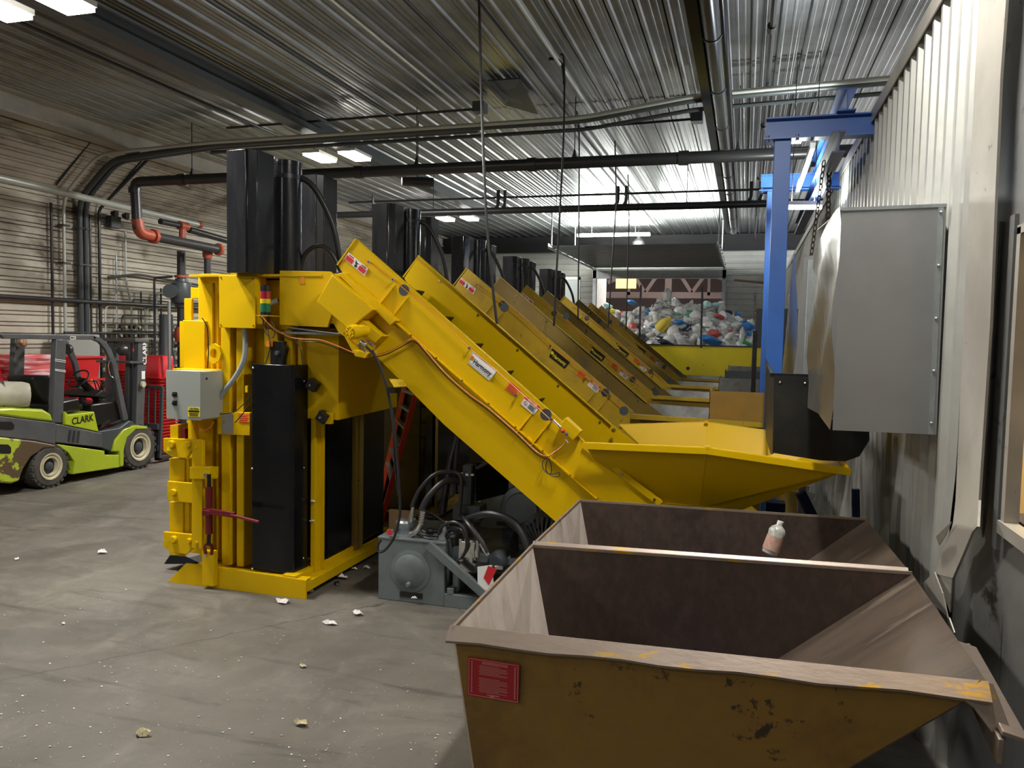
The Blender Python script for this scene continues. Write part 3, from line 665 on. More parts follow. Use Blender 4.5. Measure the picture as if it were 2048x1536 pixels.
        for k, (a, b) in enumerate([(735, 680), (718, 690)]):
            q = PY(a, b, 6.1); r_ = PY(a+14, b+14, 6.05); mb.lathe(q, r_, [(0, .014), (.3, .014), (.32, .02), (.5, .02), (.52, .012), (1, .012)], 10)
        q = PY(722, 683, 6.05); mb.lathe(q, q+Vector((.05, 0, -.03)), [(0, .02), (.5, .024), (1, .016)], 12)
        mb.build('hose_fitting', 'chrome', mo)
        mb = MB()
        mb.prism(xz([(712, 700), (742, 706), (735, 716), (716, 712)], 6.2), 6.15, Y0); mb.prism(xz([(680, 665), (712, 699), (722, 705), (706, 713)], 6.2), 6.24, Y0); mb.build('motor_bracket', 'yellow', t)
        mb = MB(); mb.sheet([PY(778, 757, 6.2), PY(805, 759, 6.2), PY(815, 772, 6.1), PY(788, 774, 6.1)], .006); mb.build('hose_bracket', 'yellow_old', t)
        mb = MB(); mb.box(PY(781, 774, 6.2).x, PY(795, 774, 6.2).x, 6.15, 6.25, PY(781, 785, 6.2).z, PY(781, 774, 6.2).z); mb.build('hose_clamp', 'blackmat', t)
    # hopper on the low end
    if i == 0:
        ny, fy = 6.17, 7.75
        nr = [PY(a, b, ny) for a, b in [(1168, 885), (1415, 895), (1700, 937)]]
        nr[2].y = 6.17
        fr = [Vector((A[0]+1, 0, 0))]*0+[PY(1238, 850, 7.72), PY(1412, 845, 7.85)]; fr.append(Vector((nr[2].x, 7.8, nr[2].z+.02)))
        nb = [PY(1322, 1007, 6.33), PY(1400, 1015, 6.44), PY(1480, 1020, 6.48), PY(1690, 942, 6.28)]
        hm = 'yellow'
        mb = MB(); mb.sheet([nr[0], PY(1190, 920, 6.25), nb[0], nb[1], nr[1]], .006); mb.sheet([nr[1], nb[1], nb[2], nb[3], nr[2]], .006); mb.build('hopper_near_panel', hm, t)
        fb = [Vector((v.x, 7.62, v.z)) for v in nb]
        mb = MB(); mb.sheet([fr[0], fb[0], fb[1], fr[1]], .006); mb.sheet([fr[1], fb[1], fb[2], fb[3], fr[2]], .006); mb.build('hopper_far_panel', hm, t)
        mb = MB(); mb.sheet([nb[3], fb[3], fb[2], nb[2]], .008); mb.sheet([nr[2], nb[3], fb[3], fr[2]], .006); mb.build('hopper_slide', hm, t)
        mb = MB(); mb.sheet([nb[0], nb[2], fb[2], fb[0]], .008); mb.build('hopper_bottom', hm, t)
        for nm, rr, s_ in (('hopper_near_rim', nr, -1), ('hopper_far_rim', fr, 1)):
            mb = MB()
            for a, b in ((0, 1), (1, 2)): mb.bar(rr[a]+Vector((0, .022*s_, .0)), rr[b]+Vector((0, .022*s_, .0)), .05, .010); mb.bar(rr[a]+Vector((0, .045*s_, -.022)), rr[b]+Vector((0, .045*s_, -.022)), .008, .046)
            mb.box(rr[1].x-.015, rr[1].x+.02, rr[1].y-.05, rr[1].y+.05, rr[1].z-.004, rr[1].z+.012); mb.build(nm, hm, t)
        mb = MB(); a, b = PY(1168, 890, 6.29), PY(1322, 1007, 6.29); mb.bar(a, b, .03, .05, up=(sn.x, 0, sn.y)); mb.build('hopper_joint', 'yellow', t)
        mb = MB()
        for k in (.12, .5, .92): q = a.lerp(b, k); mb.cyl(q, q+Vector((0, -.03, 0)), .011, n=8)
        q = PY(1228, 860, 7.6); mb.cyl(q, q+Vector((0, -.05, 0)), .02, n=10); mb.build('hopper_bolt', 'chrome', t)
    else:
        ny, fy = Y0+dy-.04, Y1+dy+.04; zx = B[1]-.03
        n0, n1 = Vector((B[0]+dx, ny, zx)), Vector((.33, ny, zx-.03)); f0, f1_ = Vector((B[0]+dx, fy, zx)), Vector((.33, fy, zx-.03))
        lo = [Vector((Cc[0]+dx, ny+.1, Cc[1]-.1)), Vector((.2, ny+.1, Cc[1]-.1))]; lf = [Vector((v.x, fy-.1, v.z)) for v in lo]
        MB().sheet([n0, lo[0], lo[1], n1], .006).build('hopper_near_panel', 'yellow_grime', t)
        MB().sheet([f0, lf[0], lf[1], f1_], .006).build('hopper_far_panel', 'wornsteel', t)
        MB().sheet([lo[0], lf[0], lf[1], lo[1]], .006).build('hopper_bottom', 'wornsteel', t)
        for nm, a, b, s_ in (('hopper_near_rim', n0, n1, -1), ('hopper_far_rim', f0, f1_, 1)):
            MB().bar(a+Vector((0, .02*s_, 0)), b+Vector((0, .02*s_, 0)), .045, .010).bar(a+Vector((0, .04*s_, -.025)), b+Vector((0, .04*s_, -.025)), .008, .05).build(nm, 'yellow_old' if s_ < 0 else 'wornsteel', t)
        gm = [None, 'goldguard', 'wornsteel', 'greydark', 'wornsteel'][i]; gx = [0, -.37, -.37, -.36, -.36][i]
        MB().box(gx, .36, ny+.06, ny+.066, zx-.03, zx+.30).box(gx, gx+.006, ny+.06, fy-.3, zx-.03, zx+.30).build('splash_guard', gm, t)
    return t
CV = [conveyor(i) for i in range(5)]
# ================================================================ balers
BN = ['nearest yellow vertical baler with a grey control box, its door latched by a red binder', 'second baler, its black cylinder covers rising behind the nearest conveyor', 'third baler, dark covers behind the second conveyor',
      'fourth baler, dark covers behind the third conveyor', 'farthest baler, short dark covers near the white sheet door']
def baler_core(t, dx, dy, full):
    X = lambda v: v+dx
    Yy = lambda v: v+dy
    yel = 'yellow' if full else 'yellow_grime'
    # cylinder covers
    mb = MB(); mb.prism([(X(a), Yy(b)) for a, b in [(-4.49, 6.13), (-4.25, 6.10), (-4.19, 6.16), (-4.19, 6.42), (-4.49, 6.42)]], 2.915, 4.0, 'z'); mb.box(X(-4.275), X(-4.262), Yy(6.09), Yy(6.12), 2.915, 4.0)
    mb.build('cylinder_cover', 'covermetal', t, .008)
    mb = MB(); c = (-4.245, 6.68); r = .158
    mb.lathe((X(c[0]), Yy(c[1]), 2.915), (X(c[0]), Yy(c[1]), 4.0), [(0, r), (.955, r), (.956, r+.003), (.995, r+.003), (1, r-.01)], 32); mb.build('cylinder_cover', 'covermetal', t)
    mb = MB(); mb.lathe((X(c[0]), Yy(c[1]), 3.83), (X(c[0]), Yy(c[1]), 3.87), [(0, r+.003), (1, r+.003)], 32, False); mb.build('cover_band', 'blackmat', t)
    mb = MB(); mb.prism([(X(a), Yy(b)) for a, b in [(-4.47, 7.25), (-4.23, 7.22), (-4.17, 7.28), (-4.17, 7.55), (-4.47, 7.55)]], 2.915, 4.0, 'z'); mb.build('cylinder_cover', 'covermetal', t, .008)
    # big hydraulic hose over the top
    mb = MB(); mb.tube([(X(-4.15), Yy(6.72), 3.88), (X(-4.0), Yy(6.78), 3.78), (X(-3.84), Yy(6.85), 3.45), (X(-3.78), Yy(6.9), 3.1), (X(-3.74), Yy(6.95), 2.8)], .028, 12, 6)
    mb.build('hydraulic_hose', 'hose', t)
    mb = MB(); mb.tube([(X(-4.12), Yy(6.75), 2.9), (X(-4.08), Yy(6.75), 3.12), (X(-3.95), Yy(6.77), 3.22), (X(-3.82), Yy(6.8), 3.16), (X(-3.72), Yy(6.84), 2.95)], .022, 12, 6)
    mb.build('hydraulic_hose', 'hose', t)
    # chamber body
    mb = MB(); mb.box(X(-4.98), X(-4.0), Yy(6.52), Yy(7.95), .15, 2.88); mb.build('chamber_body', yel, t, .008)
    mb = MB(); mb.box(X(-5.0), X(-3.62), Yy(6.27), Yy(8.05), 2.895, 2.915); mb.build('top_plate', yel, t)
    mb = MB()
    for x in (-4.6, -4.42, -4.25, -4.05, -3.9): mb.cyl((X(x), Yy(6.32), 2.91), (X(x), Yy(6.32), 2.945), .014, n=6)
    mb.build('bolt', 'chrome', t)
    # right hand side, seen in depth
    mb = MB(); mb.box(X(-3.85), X(-3.80), Yy(6.50), Yy(6.62), .15, 2.4); mb.box(X(-3.85), X(-3.77), Yy(6.60), Yy(6.62), .15, 2.4); mb.build('side_post', yel, t, .003)
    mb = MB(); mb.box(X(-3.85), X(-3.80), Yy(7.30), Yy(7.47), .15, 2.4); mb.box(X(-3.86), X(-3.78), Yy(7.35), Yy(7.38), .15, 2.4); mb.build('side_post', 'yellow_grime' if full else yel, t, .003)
    mb = MB(); mb.box(X(-4.0), X(-3.84), Yy(6.66), Yy(7.28), .16, 1.62); mb.box(X(-3.84), X(-3.83), Yy(6.78), Yy(7.26), .2, 1.6); mb.build('side_panel', 'black', t, .004)
    mb = MB(); mb.box(X(-4.0), X(-3.82), Yy(7.5), Yy(8.0), .16, 2.3); mb.build('side_panel', 'blackmat', t)
    if not full:
        MB().box(X(-4.98), X(-3.88), Yy(6.28), Yy(6.5), .18, 2.2).build('side_cover', 'blackmat', t, .006); MB().box(X(-3.88), X(-3.80), Yy(6.3), Yy(7.9), .18, 1.6).build('side_panel', 'black', t)
    # feed chute the conveyor drops into
    mb = MB(); mb.prism([(X(-3.97), 2.44), (X(-3.56), 2.44), (X(-3.56), 1.60), (X(-3.97), 1.60)], Yy(6.48), Yy(6.49)); mb.prism([(Yy(6.48), 2.44), (Yy(7.75), 2.44), (Yy(7.75), 1.62), (Yy(6.48), 1.60)], X(-3.565), X(-3.555), 'x')
    mb.prism([(Yy(6.48), 2.44), (Yy(7.75), 2.44), (Yy(7.75), 1.62), (Yy(6.48), 1.60)], X(-3.98), X(-3.97), 'x')
    mb.box(X(-3.97), X(-3.56), Yy(7.74), Yy(7.75), 1.62, 2.44); mb.build('feed_chute', yel, t, .003)
    # base frame
    mb = MB(); mb.box(X(-3.86), X(-3.71), Yy(6.2), Yy(8.15), .06, .15); mb.box(X(-3.96), X(-3.82), Yy(6.2), Yy(8.15), .02, .20); mb.box(X(-5.0), X(-4.85), Yy(6.2), Yy(8.15), .02, .15)
    mb.box(X(-5.0), X(-3.75), Yy(8.05), Yy(8.15), .02, .15); mb.box(X(-4.95), X(-3.85), Yy(6.25), Yy(8.1), .13, .15); mb.build('base_frame', yel, t, .004)
def baler_full():
    t = thing('vertical_baler', (-4.4, 7.1, 0), BN[0], 'baler', 'row of vertical balers')
    baler_core(t, 0, 0, True)
    y = 6.19
    # front base plate
    mb = MB(); mb.prism([(-5.20, 0), (-4.99, .20), (-4.62, .20), (-3.71, .175), (-3.71, 0)], 6.19, 6.21); mb.box(-4.9, -3.72, 6.20, 6.30, .16, .175); mb.build('base_plate', 'yellow', t, .002)
    mb = MB(); mb.prism(xz([(407, 1100), (430, 1102), (430, 1172), (407, 1169)], 6.15), 6.13, 6.19); mb.build('anchor_lug', 'yellow', t, .004)
    # door on the left side edge: hinge plates, straps, pins
    MB().box(-5.17, -4.84, 6.45, 7.9, .22, 2.05).build('bale_door', 'yellow', t, .006)
    MB().prism(xz([(341, 916), (372, 916), (372, 965), (341, 965)], 6.24), 6.22, 6.3).build('door_edge', 'yellow', t, .004); MB().prism(xz([(341, 1003), (369, 1003), (369, 1070), (341, 1070)], 6.24), 6.22, 6.3).build('door_edge', 'yellow', t, .004)
    mb = MB(); mb.prism(xz([(341, 1070), (369, 1070), (369, 1112), (341, 1108)], 6.3), 6.28, 6.34); mb.build('door_edge', 'yellow', t, .004)
    mb = MB(); mb.prism(xz([(370, 916), (381, 917), (381, 1070), (370, 1070)], 6.26), 6.24, 6.3); mb.build('door_edge_bar', 'yellow', t, .002)
    MB().prism(xz([(328, 875), (404, 879), (408, 935), (384, 912), (372, 916), (346, 913), (330, 903)], 6.18)[:0] or xz([(328, 876), (400, 879), (400, 901), (385, 901), (375, 916), (346, 914), (328, 902)], 6.18), 6.17, 6.2).build('hinge_plate', 'yellow', t, .004)
    MB().prism(xz([(336, 962), (386, 966), (386, 1006), (336, 1001)], 6.18), 6.17, 6.2).build('hinge_plate', 'yellow', t, .004)
    MB().prism(xz([(328, 1063), (400, 1070), (406, 1096), (388, 1096), (374, 1108), (344, 1104), (328, 1093)], 6.18), 6.17, 6.2).build('hinge_plate', 'yellow', t, .004)
    MB().prism(xz([(387, 878), (408, 880), (407, 1097), (386, 1095)], 6.17), 6.15, 6.19).build('latch_bar', 'yellow', t, .004)
    MB().prism(xz([(383, 933), (424, 933), (424, 958), (383, 957)], 6.13), 6.10, 6.16).prism(xz([(424, 933), (435, 934), (434, 957), (427, 957)], 6.2), 6.16, 6.22).build('latch_block', 'yellow', t, .006)
    MB().prism(xz([(346, 850), (362, 848), (362, 878), (346, 878)], 6.24), 6.2, 6.34).build('upper_hinge_block', 'yellow', t, .004)
    for (a, b, r) in [(345, 888, .035), (377, 890, .024), (393, 894, .02), (349, 984, .03), (349, 1078, .033), (380, 1081, .024), (396, 1085, .018)]:
        p = PY(a, b, 6.17); MB().lathe(p, p-Vector((0, .03, 0)), [(0, r), (.8, r), (1, r*.85)], 18).build('hinge_pin', 'yellow', t)
    c = [PY(a, b, 6.165) for a, b in [(336, 891), (344, 902), (333, 901)]]
    MB().sheet([c[0], c[2], c[1]], .002).build('warning_triangle', 'caution', t)
    p = PY(413, 950, 6.1); MB().cyl(p, p-Vector((0, .02, 0)), .02, n=14).build('bolt', 'chrome', t)
    p = PY(412, 1110, 6.12); MB().cyl(p, p-Vector((0, .02, 0)), .018, n=14).build('bolt', 'chrome', t)
    p = PY(366, 868, 6.2); MB().box(p.x-.02, p.x+.025, 6.2, 6.24, p.z-.05, p.z+.05).build('door_switch', 'redpaint', t)
    # dark skid under the door
    MB().add([PY(328, 1128, 6.5), PY(340, 1110, 6.6), PY(370, 1112, 6.6), PY(404, 1128, 6.5), Vector((-5.3, 7.6, .02)), Vector((-4.9, 7.6, .02))], [(0, 1, 2, 3), (0, 3, 5, 4)]).sheet([(-5.3, 6.45, .02), (-4.9, 6.45, .02), (-4.9, 7.9, .05), (-5.2, 7.9, .05)], .02).build('door_skid', 'black', t)
    # vertical stiffener channels of the near wall
    for (xa, xb, y0_, y1_, z0, z1, m) in [(-5.02, -4.86, 6.42, 6.54, .2, 2.93, 'yellow'), (-4.70, -4.60, 6.33, 6.54, .18, 2.44, 'yellow'), (-4.535, -4.455, 6.33, 6.54, .18, 2.44, 'yellow'), (-4.26, -4.12, 6.36, 6.54, 1.9, 2.42, 'yellow'), (-4.06, -3.98, 6.38, 6.54, 1.9, 2.42, 'yellow'), (-4.86, -4.82, 6.45, 6.54, .2, 2.9, 'yellow')]:
        MB().box(xa, xb, y0_, y1_, z0, z1).build('stiffener', m, t, .008)
    MB().prism(xz([(403, 548), (440, 548), (448, 556), (438, 590), (432, 566), (425, 566), (403, 552)], 6.40), 6.38, 6.42).build('corner_plate', 'yellow', t, .003)
    # ram guide boxes on the far left
    MB().prism(xz([(368, 640), (412, 642), (412, 738), (368, 736)], 6.4), 6.38, 6.44).box(-5.25, -4.97, 6.44, 6.7, 2.03, 2.48).build('ram_guard', 'yellow', t, .006)
    MB().prism(xz([(371, 597), (386, 597), (386, 640), (371, 640)], 6.45), 6.43, 6.46).prism(xz([(384, 575), (402, 576), (402, 597), (384, 597)], 6.47), 6.45, 6.48).build('ram_guard', 'yellow', t, .004)
    ring = []; q0 = PY(427, 707, 6.3)
    mb = MB(); n = 24; r = []
    for k in range(n+1):
        a = k*2*pi/n; r.append([q0+Vector((cos(a)*ro*.85, yy, sin(a)*ro)) for ro, yy in ((.045, 0), (.045, .03), (.088 if k % 3 else .094, .03), (.088 if k % 3 else .094, 0))])
    mb.ring(r, False); mb.build('lifting_eye', 'yellow', t)
    # junction box and shelf plates
    MB().prism(xz([(438, 550), (511, 552), (511, 657), (438, 655)], 6.25), 6.25, 6.42).build('junction_box', 'yellow', t, .003)
    MB().prism(xz([(357, 736), (438, 740), (438, 745), (357, 741)], 6.3), 6.22, 6.5).prism(xz([(357, 828), (438, 832), (438, 837), (357, 833)], 6.3), 6.22, 6.5).build('box_shelf', 'yellow', t, .002)
    mb = MB()
    for a, b in [(442, 555), (507, 557), (442, 650), (507, 651)]: p = PY(a, b, 6.25); mb.cyl(p, p-Vector((0, .006, 0)), .006, n=8)
    mb.build('cover_screw', 'greydark', t)
    # flexible conduit from junction box to control box
    cp = [PY(a, b, 6.3) for a, b in [(489, 657), (491, 690), (487, 722), (470, 755), (449, 782), (436, 803), (431, 822)]]
    cp[-1] = PY(428, 828, 6.28)
    MB().tube(cp, .024, 12, 6).build('flexible_conduit', 'conduitgrey', t)
    MB().lathe(PY(434, 812, 6.285), PY(424, 834, 6.26), [(0, .03), (.35, .032), (.4, .027), (1, .024)], 14).build('conduit_elbow', 'greydark', t)
    # name plates
    o = MB().prism(xz([(436, 824), (501, 825), (500, 871), (436, 868)], 6.29), 6.285, 6.33).build('label_panel', 'yellow', t, .002)
    a_, b_ = xz([(444, 827), (466, 868)], 6.28); MB().box(a_[0], b_[0], 6.281, 6.2845, b_[1], a_[1]).build('data_plate', 'chrome', o)
    a_, b_ = xz([(477, 825), (499, 845)], 6.28); w_ = MB().box(a_[0], b_[0], 6.281, 6.2845, b_[1], a_[1]).build('warning_label', 'labelorange', o)
    mb = MB()
    for k in range(5): mb.box(a_[0]+.01, b_[0]-.012-(k % 2)*.01, 6.279, 6.281, a_[1]-.018-k*.018, a_[1]-.012-k*.018-(.004 if k == 0 else 0))
    mb.build('small_print', 'labelred', w_)
    # black gloss cover low on the near side
    MB().prism([(-4.32, 6.26), (-3.94, 6.26), (-3.89, 6.28), (-3.87, 6.49), (-4.32, 6.49)], .19, 2.10, 'z').build('side_cover', 'black', t, .006)
    mb = MB()
    for a, b in [(507, 736), (505, 937), (505, 1137)]: p = PY(a, b, 6.26); mb.ball(p-Vector((0, .004, 0)), .011, 6)
    for z_ in (.3, 1.15, 1.95): mb.ball(Vector((-3.875, 6.42, z_)), .009, 6)
    mb.build('cover_bolt', 'chrome', t)
    # yellow box in front of the conveyor head
    MB().prism(xz([(559, 541), (660, 543), (684, 566), (655, 655), (559, 650)], 6.28), 6.28, 6.31).box(-4.06, -3.4, 6.31, 7.7, 2.48, 2.92).build('head_box', 'yellow', t, .004)
    a_, b_ = xz([(600, 553), (608, 568)], 6.275); MB().box(a_[0], b_[0], 6.274, 6.28, b_[1], a_[1]).build('slot_cover', 'labelorange', t)
    MB().sheet([PY(572, 655, 6.3), PY(678, 668, 6.25), PY(690, 672, 6.4), PY(600, 668, 6.5)], .006).box(-4.06, -3.4, 6.33, 7.7, 2.38, 2.40).build('lip_plate', 'galv', t)
    mb = MB(); mb.prism(xz([(598, 674), (606, 674), (606, 850), (598, 850)], 6.44), 6.42, 6.48); mb.prism(xz([(642, 823), (664, 826), (664, 848), (642, 848)], 6.44), 6.43, 6.47); mb.build('chute_bracket', 'yellow', t, .002)
    for q, sz in ((PY(626, 770, 6.42), .05), (PY(646, 834, 6.42), .05)):
        MB().obox(q, (sz*.8, 0, -sz*.5), (0, .04, 0), (sz*.5, 0, sz*.8)).build('proximity_switch', 'blackmat', t, .003)
        MB().lathe(q-Vector((0, .04, 0)), q-Vector((0, .06, 0)), [(0, .014), (1, .01)], 10).build('switch_pin', 'chrome', t)
    q = PY(560, 702, 6.35); MB().box(q.x-.09, q.x+.05, 6.33, 6.45, q.z-.12, q.z+.09).obox(q+Vector((.05, -.02, -.04)), (.02, 0, -.025), (0, .03, 0), (.02, 0, .09)).build('limit_switch', 'blackmat', t, .004)
    q = PY(556, 706, 6.3); MB().lathe(q, q-Vector((0, .03, 0)), [(0, .022), (1, .02)], 12).build('switch_roller', 'greydark', t)
    q = PY(538, 689, 6.3); MB().box(q.x-.02, q.x+.02, 6.28, 6.34, q.z-.02, q.z+.035).build('sensor_lens', 'amber', t)
    q = PY(495, 778, 6.3); mb = MB(); mb.box(q.x-.012, q.x+.012, 6.28, 6.31, q.z-.03, q.z+.03); mb.build('hook', 'yellow', t)
    for pts in ([(525, 632), (527, 650), (533, 668), (545, 676), (550, 660), (541, 640), (537, 632)], [(535, 632), (536, 660), (540, 690), (535, 715), (530, 728)], [(470, 845), (482, 832), (492, 818), (500, 808)], [(500, 790), (495, 800), (480, 815), (466, 825), (440, 828)], [(404, 636), (414, 655), (417, 700), (415, 735)], [(592, 680), (601, 700), (605, 730)]):
        MB().tube([PY(a, b, 6.22) for a, b in pts], .005, 6, 4).build('wiring', 'hose', t)
    mb = MB(); mb.tube([PY(a, b, 6.2) for a, b in [(391, 845), (396, 858), (408, 861), (420, 855), (428, 843)]], .005, 6, 4); mb.build('wiring', 'orange', t)
    # red ratchet binder
    mb = MB(); mb.cyl(PY(418, 948, 6.1), PY(418, 975, 6.1), .018); mb.cyl(PY(418, 1065, 6.1), PY(417, 1090, 6.1), .018); mb.build('binder_screw', 'blackmat', t)
    MB().lathe(PY(418, 974, 6.1), PY(418, 1067, 6.1), [(0, .034), (.42, .034), (.45, .028), (.55, .028), (.58, .034), (1, .034)], 18).build('binder_barrel', 'redpaint', t)
    mb = MB(); mb.bar(PY(408, 1021, 6.08), PY(470, 1030, 6.02), .03, .05); mb.cyl(PY(462, 1030, 6.02), PY(518, 1044, 5.95), .014); mb.box(*(lambda p: (p.x-.04, p.x+.04, 6.05, 6.14, p.z-.025, p.z+.025))(PY(418, 1024, 6.1))); mb.build('binder_handle', 'redpaint', t, .003)
    p = PY(417, 1098, 6.1); mb = MB()
    for k in range(10):
        a0, a1 = k*pi/9*1.0, (k+1)*pi/9*1.0
        if k < 9: mb.bar(p+Vector((cos(a0)*.04, 0, sin(a0)*.05)), p+Vector((cos(a1)*.04, 0, sin(a1)*.05)), .022, .022, up=(0, 1, 0))
    mb.bar(p+Vector((.04, 0, 0)), p+Vector((.03, 0, -.05)), .022, .022, up=(0, 1, 0)); mb.bar(p+Vector((-.04, 0, 0)), p+Vector((-.03, 0, -.05)), .022, .022, up=(0, 1, 0)); mb.build('binder_shackle', 'redpaint', t)
    return t
BAL = [baler_full()]
for i in range(1, 5):
    t = thing('vertical_baler', (-4.4+DX[i], 7.1+DY[i], 0), BN[i], 'baler', 'row of vertical balers')
    baler_core(t, [0, 0, -.17, -.26, -.26][i], DY[i], False); BAL.append(t)
# grey control box
t = thing('control_box', (-5.0, 6.2, 1.57), 'grey electrical enclosure with two knobs and a yellow caution label', 'control box')
cb = xz([(335, 741), (402, 741), (400, 838), (335, 836)], 6.02)
MB().prism([(cb[0][0], cb[3][1]), (cb[1][0], cb[3][1]), (cb[1][0], cb[0][1]), (cb[0][0], cb[0][1])], 6.02, 6.33).build('enclosure', 'panelgrey', t, .006)
MB().box(cb[0][0]-.004, cb[1][0]+.004, 6.005, 6.02, cb[3][1]-.004, cb[0][1]+.004).build('door', 'panelgrey', t, .003)
for a, b in ((350, 789), (350, 806)):
    p = PY(a, b, 6.005); MB().box(p.x-.022, p.x+.022, 5.998, 6.005, p.z-.022, p.z+.022).build('knob_plate', 'ink', t)
    MB().lathe(p, p-Vector((0, .03, 0)), [(0, .014), (1, .011)], 12).build('knob', 'blackmat', t)
p = PY(409, 757, 6.1); MB().lathe(p, p+Vector((.03, -.01, 0)), [(0, .012), (1, .012)], 10).build('latch', 'chrome', t)
c = [PY(a, b, 6.003) for a, b in [(376, 814), (400, 815), (400, 834), (376, 833)]]
o = MB().sheet([c[0], c[3], c[2], c[1]], .002).build('caution_label', 'caution', t)
g = lambda a, b: c[0]+(c[1]-c[0])*a+(c[3]-c[0])*b+Vector((0, -.003, 0))
text('CAUTION', 'caution_word', 'ink', g(.52, .17), (1, 0, 0), (0, 0, 1), .024, o, sx=.9)
mb = MB(); mb.bar(g(.05, .42), g(.95, .42), .001, .016)
for k in range(4): mb.bar(g(.1+.05*(k % 2), .62+k*.09), g(.9-.07*(k % 2), .62+k*.09), .001, .004)
mb.build('small_print', 'ink', o)
# signal tower
t = thing('signal_tower', (-4.1, 6.15, 2.55), 'small stack light with red, yellow and green segments beside the yellow junction box', 'signal light')
for a, b, m, n_ in [(571, 583, 'blackmat', 'cap'), (583, 598, 'lensred', 'lens'), (598, 607, 'lensyel', 'lens'), (607, 624, 'lensgrn', 'lens'), (624, 630, 'blackmat', 'base')]:
    p, q = PY(531, a, 6.15), PY(531, b, 6.15); MB().cyl(p, Vector((p.x, p.y, q.z)), .046, n=20).build(n_, m, t)
p = PY(531, 631, 6.15); MB().box(p.x-.06, p.x+.06, 6.1, 6.38, p.z-.006, p.z).build('bracket', 'yellow', t)
p = PY(555, 601, 6.3); q = PY(518, 608, 6.3); MB().cyl(p, q+Vector((.1, 0, 0)), .022, n=12).build('sleeve', 'conduitgrey', t)
